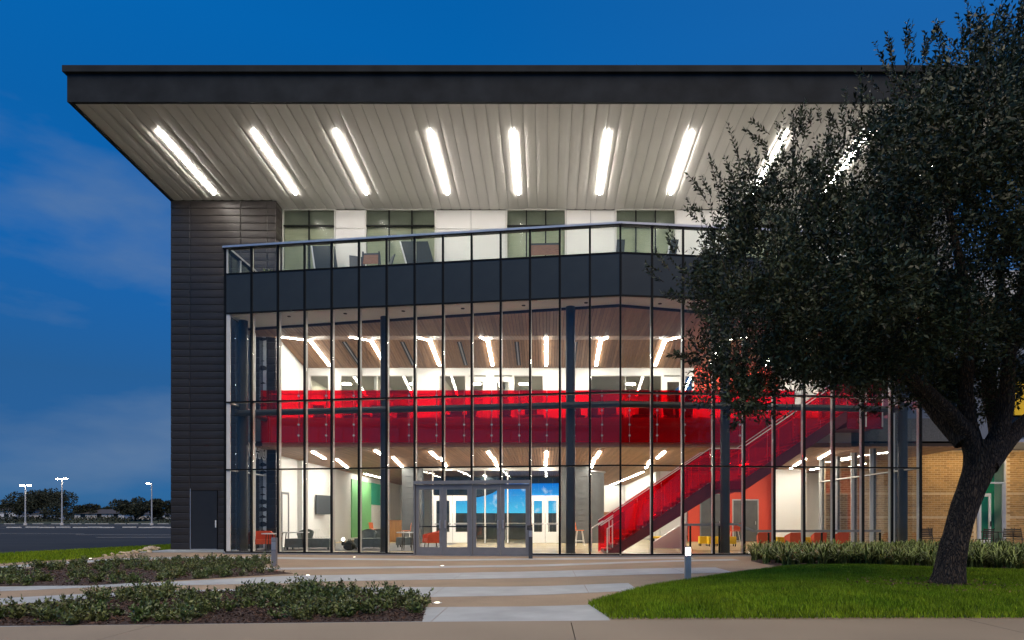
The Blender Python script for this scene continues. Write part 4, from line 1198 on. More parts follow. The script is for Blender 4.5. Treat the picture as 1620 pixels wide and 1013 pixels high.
rg.build('crown_ring', M_caprail, dm)
# glazed screen with two pairs of white doors
gl = MB()
zdh = 2.60; ztop = 3.95
for px in (684, 747, 767, 803, 838.5, 886):
    x = sx(px, YD); gl.box(x - .035, x + .035, YD + .1, YD + .2, .02, ztop)
gl.box(-6.7, .73, YD + .1, YD + .2, ztop, ZC)
gl.build('glazing_frame', M_wframe, dm)
cutx = [-6.70] + [sx(p, YD) for p in (684, 747, 767, 803, 838.5, 886)]
for i, (a, b) in enumerate(zip(cutx[:-1], cutx[1:])):
    if i in (1, 5): MB().box(a + .04, b - .04, YD + .14, YD + .155, zdh + .1, ztop).build('glass_pane', M_glassin, dm)
    else: MB().box(a + .04, b - .04, YD + .14, YD + .155, .03, ztop).build('glass_pane', M_glassin, dm)
for (pa, pb) in ((685, 746), (840, 885)):
    xa, xb = sx(pa, YD), sx(pb, YD); xm = (xa + xb) / 2
    for (u, v) in ((xa, xm - .01), (xm + .01, xb)):
        s_ = .16
        d = MB().box(u, u + s_, YD + .11, YD + .16, .03, zdh).box(v - s_, v, YD + .11, YD + .16, .03, zdh).box(u + s_, v - s_, YD + .11, YD + .16, zdh - .28, zdh).box(u + s_, v - s_, YD + .11, YD + .16, .03, .62).build('door', M_white, dm)
        MB().box(u + s_, v - s_, YD + .13, YD + .142, .62, zdh - .28).build('pane', M_glassin, d)
        MB().box(u + .08, v - .08, YD + .06, YD + .10, 1.02, 1.08).build('push_bar', M_alu, d)
# far room: glowing panel added for unidentified blue brightness, dark dado, rows of seats
msc = bpy.data.materials.new('sky_glow'); msc.use_nodes = True
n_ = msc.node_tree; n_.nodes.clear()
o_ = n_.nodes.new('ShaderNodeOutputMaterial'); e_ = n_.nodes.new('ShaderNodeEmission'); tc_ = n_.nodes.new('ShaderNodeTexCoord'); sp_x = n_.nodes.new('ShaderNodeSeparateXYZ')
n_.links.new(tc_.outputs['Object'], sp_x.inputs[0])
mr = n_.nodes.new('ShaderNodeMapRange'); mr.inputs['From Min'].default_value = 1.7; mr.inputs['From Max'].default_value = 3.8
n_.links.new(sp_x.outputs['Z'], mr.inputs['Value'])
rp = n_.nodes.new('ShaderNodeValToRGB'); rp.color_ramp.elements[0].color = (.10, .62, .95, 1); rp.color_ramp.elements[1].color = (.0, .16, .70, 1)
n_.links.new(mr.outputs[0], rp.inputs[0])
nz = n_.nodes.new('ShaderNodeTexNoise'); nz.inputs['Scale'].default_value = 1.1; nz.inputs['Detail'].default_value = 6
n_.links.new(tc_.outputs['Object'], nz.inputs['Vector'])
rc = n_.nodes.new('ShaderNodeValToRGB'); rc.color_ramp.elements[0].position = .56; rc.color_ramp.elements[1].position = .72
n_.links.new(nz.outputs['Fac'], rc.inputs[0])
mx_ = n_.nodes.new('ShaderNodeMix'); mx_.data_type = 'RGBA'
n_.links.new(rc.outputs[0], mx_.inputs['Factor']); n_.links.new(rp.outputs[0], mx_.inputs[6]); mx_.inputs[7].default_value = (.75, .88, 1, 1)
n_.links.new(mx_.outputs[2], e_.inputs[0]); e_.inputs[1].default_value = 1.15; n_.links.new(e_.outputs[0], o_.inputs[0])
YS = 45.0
vw = thing('blue_glow_panel', 'wide added glowing panel of blue sky and clouds, seen through the entrance doors', 'screen', (0, YS, 0))
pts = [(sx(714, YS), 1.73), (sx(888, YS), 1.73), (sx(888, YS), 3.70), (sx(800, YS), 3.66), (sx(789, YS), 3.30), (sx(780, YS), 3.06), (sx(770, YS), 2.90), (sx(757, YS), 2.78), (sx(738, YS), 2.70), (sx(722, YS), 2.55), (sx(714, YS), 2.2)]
MB().slab(pts, YS, YS + .05).build('screen', msc, vw)  # emissive blue stand-in, its real source unidentified
MB().box(-7.6, 2.0, YS + .06, YS + .2, .02, ZC).build('surround', mat('dark_slate', (.028, .042, .052), .5), vw)
MB().box(-7.4, 1.6, YS - .25, YS + .05, .02, 1.70).build('dado', mat('slate_dado', (.10, .115, .115), .6), vw)
rl = thing('lobby_handrail', 'pale handrail in front of the dark dado seen through the entrance doors', 'handrail', (0, 44, 0))
MB().tube([(-6.5, 43.9, 1.06), (.95, 43.9, 1.06)], .04, 6).build('rail', M_white, rl)
for x in (-6.4, -5.0, -3.9, -2.6, -1.2, .2, .9):
    MB().box(x - .03, x + .03, 43.87, 43.93, .02, 1.03).build('post', M_white, rl)

# left wall: green panels, screen, doors
gp_ = thing('green_panel', 'tall light green wall panel on the left lobby wall', 'wall panel', (XL, 44, 0))
MB().box(XL + .001, XL + .06, 42.3, 47.0, .18, 3.82).build('panel', M_green, gp_)
gp2 = thing('teal_panel', 'darker teal wall panel beyond the light green one', 'wall panel', (XL, 48, 0))
MB().box(XL + .001, XL + .06, 47.1, 49.8, 2.35, 3.85).build('panel', M_teal, gp2)
tv = thing('television', 'grey flat television on the white left lobby wall', 'television', (XL, 36.5, 2))
MB().box(XL + .001, XL + .10, 36.2, 37.0, 1.75, 2.35).build('bracket', M_black, tv)
MB().hexa([(XL + .12, 35.6, 1.57), (XL + .45, 37.1, 1.57), (XL + .40, 37.12, 1.57), (XL + .07, 35.62, 1.57), (XL + .12, 35.6, 2.58), (XL + .45, 37.1, 2.58), (XL + .40, 37.12, 2.58), (XL + .07, 35.62, 2.58)]).build('screen', mat('tv_grey', (.07, .07, .066), .35), tv)
fw_ = thing('wall_door', 'narrow grey framed door in the left lobby wall', 'door', (XL, 31.6, 0))
MB().box(XL + .001, XL + .03, 31.2, 31.9, .02, 2.45).build('leaf', M_white, fw_)
MB().box(XL + .001, XL + .06, 31.1, 31.199, .02, 2.55).box(XL + .001, XL + .06, 31.901, 32.0, .02, 2.55).box(XL + .001, XL + .06, 31.2, 31.9, 2.451, 2.55).build('frame', M_grey, fw_)
wp = thing('wood_panel', 'warm wood panelling low on the far wall right of the drum', 'wall panel', (4, 56.5, 0))
MB().box(4.4, 6.5, 56.5, 56.59, .02, 1.95).build('panel', M_woodp, wp)
ct = thing('reception_desk', 'brown wooden reception desk beside the dark drum', 'desk', (-8.7, 39.5, 0))
MB().box(-9.05, -8.3, 39.2, 40.4, .02, 1.22).build('body', M_woodp, ct)
MB().box(-9.1, -8.25, 39.15, 40.45, 1.221, 1.27).build('top', M_woodp, ct)
dg = thing('mint_board', 'pale green board on the corridor wall above the red stair foot', 'board', (6.5, 44, 0))
MB().box(6.48, 6.549, 41.5, 44.5, 2.6, 3.6).build('panel', mat('mint', (.45, .62, .52), .7), dg)
wd_ = thing('timber_door', 'narrow timber door at the right end of the lobby', 'door', (15.2, 41.9, 0))
MB().box(15.0, 15.35, 41.9, 41.97, .02, 2.3).build('leaf', M_woodp, wd_)
MB().box(15.36, 15.75, 41.9, 41.97, .02, 2.3).build('side_light', M_wframe, wd_)

# ================================================================== FURNITURE
def lounge_chair(name, x, y, rz, m, label, group=None, leg=M_bronze):
    t = thing(name, label, 'chair', (x, y, .022), rz, group)
    o = t.location.copy()
    def B(b, n, mm): return b.build(n, mm, t, world=False)
    B(MB().box(-.33, .33, -.30, .30, .36, .46), 'seat', m)
    # shell: two arms sloping up to the back
    B(MB().hexa([(-.38, -.33, .28), (-.33, -.33, .28), (-.33, .34, .28), (-.38, .34, .28), (-.42, -.30, .62), (-.36, -.30, .62), (-.36, .40, .78), (-.42, .40, .78)]), 'arm', m)
    B(MB().hexa([(.33, -.33, .28), (.38, -.33, .28), (.38, .34, .28), (.33, .34, .28), (.36, -.30, .62), (.42, -.30, .62), (.42, .40, .78), (.36, .40, .78)]), 'arm', m)
    B(MB().hexa([(-.34, .29, .28), (.34, .29, .28), (.34, .34, .28), (-.34, .34, .28), (-.36, .36, .80), (.36, .36, .80), (.36, .42, .80), (-.36, .42, .80)]), 'backrest', m)
    B(MB().box(-.32, .32, -.30, .28, .28, .359), 'base', m)
    for a, b in ((-1, -1), (1, -1), (-1, 1), (1, 1)):
        B(MB().bar((a * .27, b * .24, .28), (a * .30, b * .28, 0), .03), 'leg', leg)
    return t
def ottoman(x, y, m, label, group, w_=.5, h=.42):
    t = thing('ottoman', label, 'ottoman', (x, y, .022), 0, group)
    MB().box(-w_ / 2, w_ / 2, -w_ / 2, w_ / 2, .12, h).build('cushion', m, t, world=False)
    for a in (-1, 1):
        for b in (-1, 1):
            MB().box(a * (w_ / 2 - .04) - .02, a * (w_ / 2 - .04) + .02, b * (w_ / 2 - .04) - .02, b * (w_ / 2 - .04) + .02, 0, .119).build('leg', M_black, t, world=False)
    return t
def table(name, x, y, r, h, m, label, group=None, legs=4, rect=None):
    t = thing(name, label, 'table', (x, y, .022), 0, group)
    if rect: MB().box(-rect[0], rect[0], -rect[1], rect[1], h - .035, h).build('tabletop', m, t, world=False)
    else: MB().tube([(0, 0, h - .035), (0, 0, h)], r, 24).build('tabletop', m, t, world=False)
    for k in range(legs):
        a = math.pi / 4 + k * 2 * math.pi / legs
        px_, py_ = (math.cos(a) * r * .62, math.sin(a) * r * .62) if not rect else ((1 if math.cos(a) > 0 else -1) * (rect[0] - .06), (1 if math.sin(a) > 0 else -1) * (rect[1] - .06))
        MB().tube([(px_ * .8, py_ * .8, h - .036), (px_, py_, 0)], .018, 6).build('leg', M_bronze, t, world=False)
    return t
def stool(x, y, rz, m, label, group, h=.75, frame=M_steel):
    t = thing('bar_stool', label, 'stool', (x, y, .022), rz, group)
    MB().box(-.2, .2, -.19, .19, h - .03, h).build('seat', m, t, world=False)
    MB().hexa([(-.18, .17, h + .02), (.18, .17, h + .02), (.18, .19, h + .02), (-.18, .19, h + .02), (-.19, .22, h + .36), (.19, .22, h + .36), (.19, .24, h + .36), (-.19, .24, h + .36)]).build('backrest', m, t, world=False)
    for a in (-1, 1):
        for b in (-1, 1):
            MB().tube([(a * .12, b * .12, h - .03), (a * .22, b * .22, 0)], .014, 6).build('leg', frame, t, world=False)
    MB().tube([(-.19, -.19, .22), (.19, -.19, .22), (.19, .19, .22), (-.19, .19, .22), (-.19, -.19, .22)], .010, 5).build('footrest', frame, t, world=False)
    return t
def sofa(x, y, wd, label):
    t = thing('sofa', label, 'sofa', (x, y, .022), 0, 'grey bench sofas in the left of the lobby')
    MB().box(-wd / 2, wd / 2, -.38, .38, .10, .40).build('base', M_dgrey, t, world=False)
    MB().box(-wd / 2 + .02, wd / 2 - .02, -.37, .37, .401, .46).build('cushion', M_dgrey, t, world=False)
    for a in (-1, 1):
        for b in (-1, 1):
            MB().box(a * (wd / 2 - .08) - .025, a * (wd / 2 - .08) + .025, b * .3 - .025, b * .3 + .025, 0, .099).build('leg', M_black, t, world=False)
def shell_chair(x, y, rz, label):
    t = thing('shell_chair', label, 'chair', (x, y, .022), rz, 'grey shell chairs in the left of the lobby')
    b = MB(); n1, n2 = 9, 5
    for j in range(n2 + 1):
        for i in range(n1 + 1):
            a = math.pi * (i / n1) ; zz = .38 + j / n2 * (.46 * (.55 + .45 * math.sin(a)))
            rr = .30 + .05 * j / n2
            b.v.append((math.cos(a) * rr * (1 + .08 * j / n2), math.sin(a) * rr * .9 - .1, zz))
    for j in range(n2):
        for i in range(n1):
            q = j * (n1 + 1) + i
            b.face((q, q + 1, q + n1 + 2, q + n1 + 1))
    k0 = len(b.v)
    b.v += [(v[0] * .88, v[1] * .88 - .01, v[2]) for v in b.v[:k0]]
    for f in list(b.f): b.face(tuple(k0 + q for q in reversed(f)))
    for i in range(n1):
        q = n2 * (n1 + 1) + i
        b.face((q, k0 + q, k0 + q + 1, q + 1))
    b.build('shell', M_dgrey, t, world=False, smooth=True)
    MB().tube([(0, 0, .34), (0, 0, .44)], .29, 16).build('seat', M_dgrey, t, world=False)
    for a in (-1, 1):
        for c in (-1, 1):
            MB().tube([(a * .16, c * .16, .34), (a * .24, c * .24, 0)], .014, 6).build('leg', M_black, t, world=False)
def FY(py): return (CAM_H - .022) * F / (py - 824)
lounge_chair('lounge_chair', sx(416, 27.3), 27.3, R(35), M_redup, 'red lounge chair behind the white round table at the far left of the lobby', 'red lounge chairs by the glass')
lounge_chair('lounge_chair', sx(684, 28.8), 28.8, R(-65), M_redup, 'red lounge chair seen through the leftmost grey door leaf', 'red lounge chairs by the glass')
table('round_table', sx(428, 26.6), 26.6, .34, .72, M_wtop, 'small white round table beside the red lounge chair at the far left')
table('long_table', sx(465, 28.4), 28.4, .4, .74, M_wtop, 'long white table standing behind the second lobby pane', rect=(.55, .3))
sofa(sx(491, 28.6), 28.6, 1.85, 'long low grey bench sofa left of the backpack')
sofa(sx(588, 28.9), 28.9, 1.3, 'low grey bench sofa right of the backpack, by the dark column')
sofa(sx(642, 31.2), 31.2, .75, 'short low grey bench sofa under the white round cafe table')
shell_chair(sx(484, 30.2), 30.2, 0, 'grey rounded shell chair behind the long bench sofa')
shell_chair(sx(583, 30.4), 30.4, R(8), 'left one of two grey shell chairs beside the dark column')
shell_chair(sx(596, 30.8), 30.8, R(-8), 'right one of two grey shell chairs, half behind the dark column')
table('cafe_table', sx(645, 28.0), 28.0, .45, .74, M_wtop, 'white round cafe table left of the grey double doors')
stool(sx(643, 32.2), 32.2, R(-80), M_redpl, 'orange bar stool against the dark grey drum, left of the doors', 'orange bar stools in the lobby')
stool(sx(592, 38.0), 38.0, R(70), M_redpl, 'orange bar stool far back beside the teal panel', 'orange bar stools in the lobby')
stool(sx(917, 33.4), 33.4, R(95), M_redpl, 'orange bar stool in front of the drum right of the middle column', 'orange bar stools in the lobby')
# backpack
t = thing('backpack', 'dark backpack slumped on the floor between the two grey bench sofas', 'backpack', (sx(553, 27.6), 27.6, .022))
b = MB(); n1, n2 = 12, 8
for j in range(n2 + 1):
    th = math.pi * j / n2
    for k in range(n1):
        ph = 2 * math.pi * k / n1
        v = Vector((math.sin(th) * math.cos(ph), math.sin(th) * math.sin(ph), math.cos(th)))
        r = 1 + .12 * mnoise.noise(v * 2.2)
        b.v.append((v.x * .22 * r * (1.15 - .25 * v.z), v.y * .16 * r, .21 + v.z * .205 * r))
for j in range(n2):
    for k in range(n1):
        b.face((j * n1 + k, (j + 1) * n1 + k, (j + 1) * n1 + (k + 1) % n1, j * n1 + (k + 1) % n1))
b.build('bag', mat('backpack_cloth', (.018, .022, .02), .8, 0, .3, 12), t, world=False, smooth=True)
MB().box(-.13, .13, -.215, -.15, .06, .24).build('pocket', M_black, t, world=False)
MB().tube([(-.05, -.02, .40), (-.04, -.03, .46), (.04, -.03, .46), (.05, -.02, .40)], .012, 6).build('handle', M_black, t, world=False)
# glowing ball on the floor, added for a bright spot taken as a reflection
t = thing('glow_ball', 'small glowing ball added as a bright spot low on the lobby floor beside the green panel', 'glowing ball', (sx(543, 33.5), 33.5, .022))
MB().tube([(0, 0, 0), (0, 0, .2)], .09, 12).build('base', M_black, t, world=False)
b = MB()
for j in range(9):
    th = math.pi * j / 8
    for k in range(12): b.v.append((.09 * math.sin(th) * math.cos(k * math.pi / 6), .09 * math.sin(th) * math.sin(k * math.pi / 6), .29 + .09 * math.cos(th)))
for j in range(8):
    for k in range(12): b.face((j * 12 + k, (j + 1) * 12 + k, (j + 1) * 12 + (k + 1) % 12, j * 12 + (k + 1) % 12))
b.build('globe', emit('globe_glow', (1, .93, .8), 5), t, world=False)
# white wire side chairs
def wire_chair(x, y, label):
    t = thing('wire_chair', label, 'chair', (x, y, .022), 0, 'white wire chairs by the left wall')
    for k in range(5):
        u = -.2 + k * .1
        MB().tube([(u, -.2, .44), (u, .2, .42), (u * 1.05, .26, .62), (u * .9, .30, .82)], .008, 4).build('wire', M_white, t, world=False)
    for a in (-1, 1):
        for c in (-1, 1): MB().tube([(a * .19, c * .18, .43), (a * .22, c * .22, 0)], .012, 5).build('leg', M_white, t, world=False)
    MB().tube([(-.21, -.2, .44), (.21, -.2, .44), (.21, .2, .42), (-.21, .2, .42), (-.21, -.2, .44)], .010, 5).build('seat_frame', M_white, t, world=False)
for i, px in enumerate((500, 508.5, 517)):
    wire_chair(sx(px, 32.4 + .1 * i), 32.4 + .1 * i, 'white wire chair in front of the left wall under the television, ' + ['leftmost of three', 'middle of three', 'rightmost of three'][i])

# right part of the lobby
for i, (px, Y) in enumerate(((1113, 32.6), (1127, 32.2), (1142, 32.6), (1156, 32.2))):
    ottoman(sx(px, Y), Y, M_yel, 'yellow cube ottoman in front of the red wall, %s from the left of four' % ORD[i], 'yellow ottomans by the red wall', .42, .46)
for i, (px, Y) in enumerate(((1236, 29.5), (1276, 29.5))):
    ottoman(sx(px, Y), Y, M_yel, ['yellow cube ottoman left of the orange chair, seen through the glass above the border plants', 'yellow cube ottoman between two orange chairs, seen through the glass above the border plants'][i], 'yellow ottomans above the border plants', .5, .50)
for i, (px, Y) in enumerate(((1208, 28.2), (1254, 28.6), (1295, 28.6), (1328, 28.6))):
    ac = lounge_chair('armchair', sx(px, Y), Y, R(180 + (-10, 8, -6, 12)[i]), M_redup, 'orange red armchair behind the low grey rail, ' + ['in front of the red wall', 'in front of the white wall', 'in front of the grey opening', 'beside the right hand side glass'][i], 'orange armchairs behind the low rail'); ac.scale = (.62, .7, .9)
stool(sx(1162, 33.5), 33.5, R(200), M_redup, 'red high stool between the yellow ottomans and the grey door', 'red stools by the red wall', .72)
t = thing('yellow_bench', 'low yellow bench behind the red stair', 'bench', (sx(1050, 33), 33, .022))
MB().box(-.6, .6, -.22, .22, .36, .46).build('seat', M_yel, t, world=False)
for a in (-1, 1): MB().box(a * .5 - .03, a * .5 + .03, -.18, .18, 0, .359).build('leg', M_black, t, world=False)
# ramp guard: grey rail dipping to a lower level
rr = thing('ramp_rail', 'grey ramp guard rail stepping down to the right inside the glass', 'handrail', (sx(1083, 25.3), 25.3, 0))
YR = 25.3
def rp_(px, py): return (sx(px, YR), YR, sz(py, YR))
for (a, b) in ((rp_(1083, 830.5), rp_(1166, 829.5)), (rp_(1166, 829.5), rp_(1192, 840.5)), (rp_(1192, 840.5), rp_(1393, 840))):
    MB().bar(a, b, .10, .085).build('rail', M_grey, rr)
for px, py in ((1092, 832), (1138, 832), (1216, 843), (1300, 843), (1392, 843)):
    x = sx(px, YR); MB().box(x - .03, x + .03, YR - .03, YR + .03, .02, sz(py, YR)).build('post', M_dark, rr)
MB().hexa([(sx(1030, 29.5), 29.4, .03), (sx(1085, 29.5), 29.4, .03), (sx(1085, 29.5), 29.6, .03), (sx(1030, 29.5), 29.6, .03), (sx(1030, 29.5), 29.4, .25), (sx(1085, 29.5), 29.4, 1.2), (sx(1085, 29.5), 29.6, 1.2), (sx(1030, 29.5), 29.6, .25)]).build('ramp_wall', M_white, thing('ramp_balustrade', 'white sloping balustrade wall behind the red stair', 'balustrade', (sx(1058, 29.5), 29.5, 0)))
# second floor chairs and desks half seen through the red guard
def desk_set(px, Y, k):
    x = sx(px, Y)
    t = thing('work_desk', 'dark desk with a monitor seen through the red glass guard, ' + k, 'desk', (x, Y, Z2), 0, 'dark desks on the second floor')
    MB().box(-.6, .6, -.3, .3, .70, .74).build('desktop', M_black, t, world=False)
    MB().box(-.28, .28, -.03, .0, .80, 1.14).box(-.04, .04, -.02, .02, .741, .80).build('monitor', M_black, t, world=False)
    for a in (-1, 1): MB().box(a * .55 - .03, a * .55 + .03, -.28, .28, 0, .699).build('leg', M_black, t, world=False)
def task_chair(px, Y, k):
    x = sx(px, Y)
    t = thing('task_chair', 'dark task chair seen through the red glass guard, ' + k, 'chair', (x, Y, Z2), random.uniform(-.6, .6), 'dark task chairs on the second floor')
    MB().box(-.24, .24, -.22, .22, .45, .52).build('seat', M_black, t, world=False)
    MB().hexa([(-.22, .20, .58), (.22, .20, .58), (.22, .24, .58), (-.22, .24, .58), (-.24, .28, 1.02), (.24, .28, 1.02), (.24, .32, 1.02), (-.24, .32, 1.02)]).build('backrest', M_black, t, world=False)
    MB().tube([(0, 0, .08), (0, 0, .45)], .03, 8).build('column', M_black, t, world=False)
    for q in range(5):
        a = q * 1.2566; MB().bar((0, 0, .09), (math.cos(a) * .28, math.sin(a) * .28, .05), .04).build('foot', M_black, t, world=False)
for px, k in ((565, 'left of the left column'), (722, 'left of the office doors'), (840, 'left of the middle column'), (965, 'right of the middle column'), (1020, 'above the stair foot')):
    desk_set(px, 31.6, k)
for px, k in ((506, 'nearest the left end'), (598, 'beside the left column'), (636, 'right of the left column'), (745, 'below the left office door'), (799, 'below the right office door'), (915, 'beside the middle column'), (938, 'just right of the middle column'), (1060, 'near the oak leaves'), (1086, 'behind the oak leaves')):
    task_chair(px, 30.2, k)

# ------------------------------------------------------------------ terrace furniture
def bar_table(px, py0, py1, wpx, Y, label):
    x = sx(px, Y); wd = wpx / F * Y
    t = thing('terrace_table', label, 'table', (x, Y, 10.25), 0, 'slatted tables on the terrace')
    h = sz(py0, Y) - 10.25; hb = sz(py1, Y) - 10.25
    for k in range(6):
        z = hb + (h - hb) * k / 6
        MB().hexa([(-wd / 2, -.02 + k * .03, z), (wd / 2, -.02 + k * .03, z + .02), (wd / 2, .02 + k * .03, z + .02), (-wd / 2, .02 + k * .03, z), (-wd / 2, .0 + k * .03, z + (h - hb) / 6 - .012), (wd / 2, .0 + k * .03, z + (h - hb) / 6 + .008), (wd / 2, .04 + k * .03, z + (h - hb) / 6 + .008), (-wd / 2, .04 + k * .03, z + (h - hb) / 6 - .012)]).build('slat', M_terr if k < 5 else M_terrd, t, world=False)
    for a in (-1, 1):
        MB().bar((a * (wd / 2 + .02), 0, 0), (a * (wd / 2 + .02), .1, h + .03), .05).build('leg', M_terrd, t, world=False)
        MB().bar((a * (wd / 2 + .02), .5, 0), (a * (wd / 2 + .02), .15, h), .04).build('strut', M_terrd, t, world=False)
bar_table(586, 398, 418, 24, 25.4, 'folded slatted wooden table leaning behind the terrace guard, left of centre')
bar_table(862, 382, 404, 44, 24.6, 'folded slatted wooden table leaning behind the terrace guard, right of centre')
def bistro(px, Y, py, label, rz=0):
    x = sx(px, Y)
    t = thing('terrace_chair', label, 'chair', (x, Y, 10.25), rz, 'dark terrace chairs')
    h = sz(py, Y) - 10.25
    MB().box(-.26, .26, -.25, .25, .42, .47).build('seat', M_terrd, t, world=False)
    MB().hexa([(-.26, .2, .5), (.26, .2, .5), (.26, .24, .5), (-.26, .24, .5), (-.26, .42, h), (.26, .42, h), (.26, .46, h), (-.26, .46, h)]).build('backrest', M_terrd, t, world=False)
    for a in (-1, 1):
        for c in (-1, 1): MB().bar((a * .23, c * .22, .42), (a * .25, c * .25, 0), .035).build('leg', M_terrd, t, world=False)
bistro(565, 25.9, 399, 'dark high backed terrace chair at the left side of the folded table', R(20))
bistro(604, 26.2, 402, 'dark terrace chair at the right side of the folded table', R(-60))
def screen_panel(pa, pb, top, lean, label):
    Y = 28.6; x0, x1 = sx(pa, Y), sx(pb, Y); zt = sz(top, Y)
    t = thing('leaning_panel', label, 'panel', ((x0 + x1) / 2, Y, 10.25), 0, 'dark slanted panels on the terrace')
    MB().slab([(x0 + lean, 10.26), (x1 + lean, 10.26), (x1, zt), (x0, zt)], Y, Y + .06).build('board', M_span, t)
    MB().slab([(x0 + lean - .06, 10.26), (x0 + lean - .005, 10.26), (x0 - .005, zt), (x0 - .06, zt)], Y - .01, Y + .07).build('edge_strip', M_caprail, t)
screen_panel(634, 677, 382, .75, 'dark board slanting to the right behind the terrace guard, widest one')
screen_panel(494, 529, 389, .35, 'dark board behind the terrace guard nearest the tower')
screen_panel(976, 989, 379, -.2, 'narrow dark board behind the bend of the terrace guard')
screen_panel(1062, 1074, 379, -.45, 'narrow grey board beside the oak leaves on the terrace')
# little plant by the tower on the terrace
t = thing('potted_plant', 'small potted plant on the terrace beside the dark tower', 'plant', (sx(424, 26.6), 26.6, 10.25))
MB().tube([(0, 0, 0), (0, 0, .45)], [.16, .2], 12).build('pot', M_dark, t, world=False)
nL = 160; v = rng.normal(size=(nL, 3)); v[:, 2] = np.abs(v[:, 2]); v /= np.linalg.norm(v, axis=1)[:, None]
put('leaf_cluster', npmesh('leaf_cluster', leafverts(np.array([0, 0, .5]) + v * .22 * rng.random(nL)[:, None], v, rng.uniform(.1, .18, nL), rng.uniform(.03, .06, nL)), np.arange(4 * nL), 4, M_shrub), t)

# ================================================================== PLAZA POSTS
def door_post(px, base, top, label, pad, m):
    x, y = gp(px, base); h = sz(top, y)
    t = thing('door_post', label, 'post', (x, y, .004), group='push plate posts outside the doors')
    MB().box(-.062, .062, -.055, .055, 0, h).build('post', m, t, world=False)
    MB().box(-.055, .055, -.066, -.0555, h - .32, h - .12).build('push_plate', M_alu, t, world=False)
    if pad: MB().tube([(-.09, 0, h - .1), (-.09, 0, h + .03), (.06, 0, h + .04)], .03, 8).build('reader', M_black, t, world=False)
door_post(839.5, 884, 834, 'slim dark post with a reader right of the grey double doors', True, mat('post_dark', (.06, .06, .065), .5, .2, .06, 5))
door_post(434, 896.5, 851, 'grey metal post at the tip of the left planting bed', False, mat('post_grey', (.22, .22, .24), .5, .3, .06, 5))
x, y = gp(1088, 921.5)
t = thing('bollard_light', 'grey square bollard light with a lit head at the edge of the lawn', 'bollard', (x, y, .004))
hb = sz(865.5, y)
MB().box(-.058, .058, -.055, .055, 0, hb - .17).build('post', M_alu, t, world=False)
MB().box(-.058, .058, -.055, .055, hb - .018, hb).box(-.058, -.045, -.055, .055, hb - .17, hb - .018).box(.045, .058, -.055, .055, hb - .17, hb - .018).build('head_frame', M_alu, t, world=False)
MB().box(-.044, .044, -.05, .05, hb - .168, hb - .02).build('lens', E_bol, t, world=False)

# ================================================================== BRICK WING
YW = 33.0
bwg = thing('brick_wing', 'two storey wing of tan brick below and slate grey metal panels above', 'building', (13.5, YW, 0))
XD0, XD1 = sx(1546, YW), sx(1591, YW)
XB1 = 27.0
pitch, crs = .292, .1035
MB().box(13.50, XD0 - .02, YW + .018, YW + .3, 0, 4.64).box(XD1 + .02, XB1, YW + .018, YW + .3, 0, 4.64).build('mortar_bed', M_mortar, bwg)
bme = MB().box(.016, pitch - .016, 0, .03, .012, crs - .012).mesh('brick', M_brick)
bmd = MB().box(.016, pitch - .016, 0, .03, .012, crs - .012).mesh('brick', M_brickd)
rest = MB(); cnt = 0
for r_ in range(int(4.62 / crs)):
    z = r_ * crs
    if r_ in (13, 24): continue     # recessed shadow courses
    x = 13.52 + (0 if r_ % 2 else -pitch / 2)
    while x < XB1 - pitch:
        a = max(x, 13.51); b = x + pitch
        ok = not (b > XD0 - .03 and a < XD1 + .03)
        if ok:
            dy = random.uniform(-.002, .002)
            if b < 15.75 and b - a > .25 and cnt < 300:
                put('brick', bme if random.random() > .3 else bmd, bwg, (x - 13.5, dy - .012, z)); cnt += 1
            else:
                rest.box(a + .016, b - .016, YW - .012 + dy, YW + .018, z + .012, z + crs - .012)
        x += pitch
stuff(rest.build('brickwork', M_brick2, bwg))
# glazed door bay
fr = MB().box(XD0, XD0 + .08, YW - .02, YW + .14, 0, 4.6).box(XD1 - .08, XD1, YW - .02, YW + .14, 0, 4.6).box(XD0 + .08, XD1 - .08, YW - .02, YW + .14, 3.02, 3.10).box(XD0 + .08, XD1 - .08, YW - .02, YW + .14, 4.5, 4.6).box(XD1 - .16, XD1 - .085, YW, YW + .12, 0, 3.0)
bay = fr.build('door_bay', M_caprail, bwg)
MB().box(XD0 + .081, XD1 - .081, YW + .04, YW + .055, 3.11, 4.49).build('pane', M_glass, bay)
MB().box(XD1 - .7, XD1 - .165, YW + .04, YW + .055, .02, 3.0).build('pane', M_glass, bay)
dd = MB().box(XD0 + .085, XD0 + .2, YW, YW + .05, .02, 2.55).box(XD1 - .82, XD1 - .705, YW, YW + .05, .02, 2.55).box(XD0 + .201, XD1 - .821, YW, YW + .05, 2.4, 2.55).box(XD0 + .201, XD1 - .821, YW, YW + .05, .02, .3).build('wing_door', M_wframe, bwg)
MB().box(XD0 + .2, XD1 - .82, YW + .015, YW + .03, .3, 2.4).build('pane', M_glassin, dd)
MB().bar((XD1 - .76, YW - .07, .95), (XD1 - .76, YW - .07, 1.2), .05).build('handle', M_black, dd)
MB().box(XD0 - .6, XD1 + .6, YW + 1.6, YW + 1.7, 0, 4.6).build('inner_wall', mat('wing_green', (.02, .42, .22), .6, 0, .04, 1), bwg)
MB().box(XD0 - .6, XD0 - .5, YW + .31, YW + 1.6, .013, 4.6).box(XD1 + .5, XD1 + .6, YW + .31, YW + 1.6, .013, 4.6).build('inner_side', M_white, bwg)
MB().box(XD0 - .6, XD1 + .6, YW + .31, YW + 1.6, -.02, .012).box(XD0 - .6, XD1 + .6, YW + .31, YW + 1.6, 4.6, 4.65).build('inner_floor', M_conc_in, bwg)
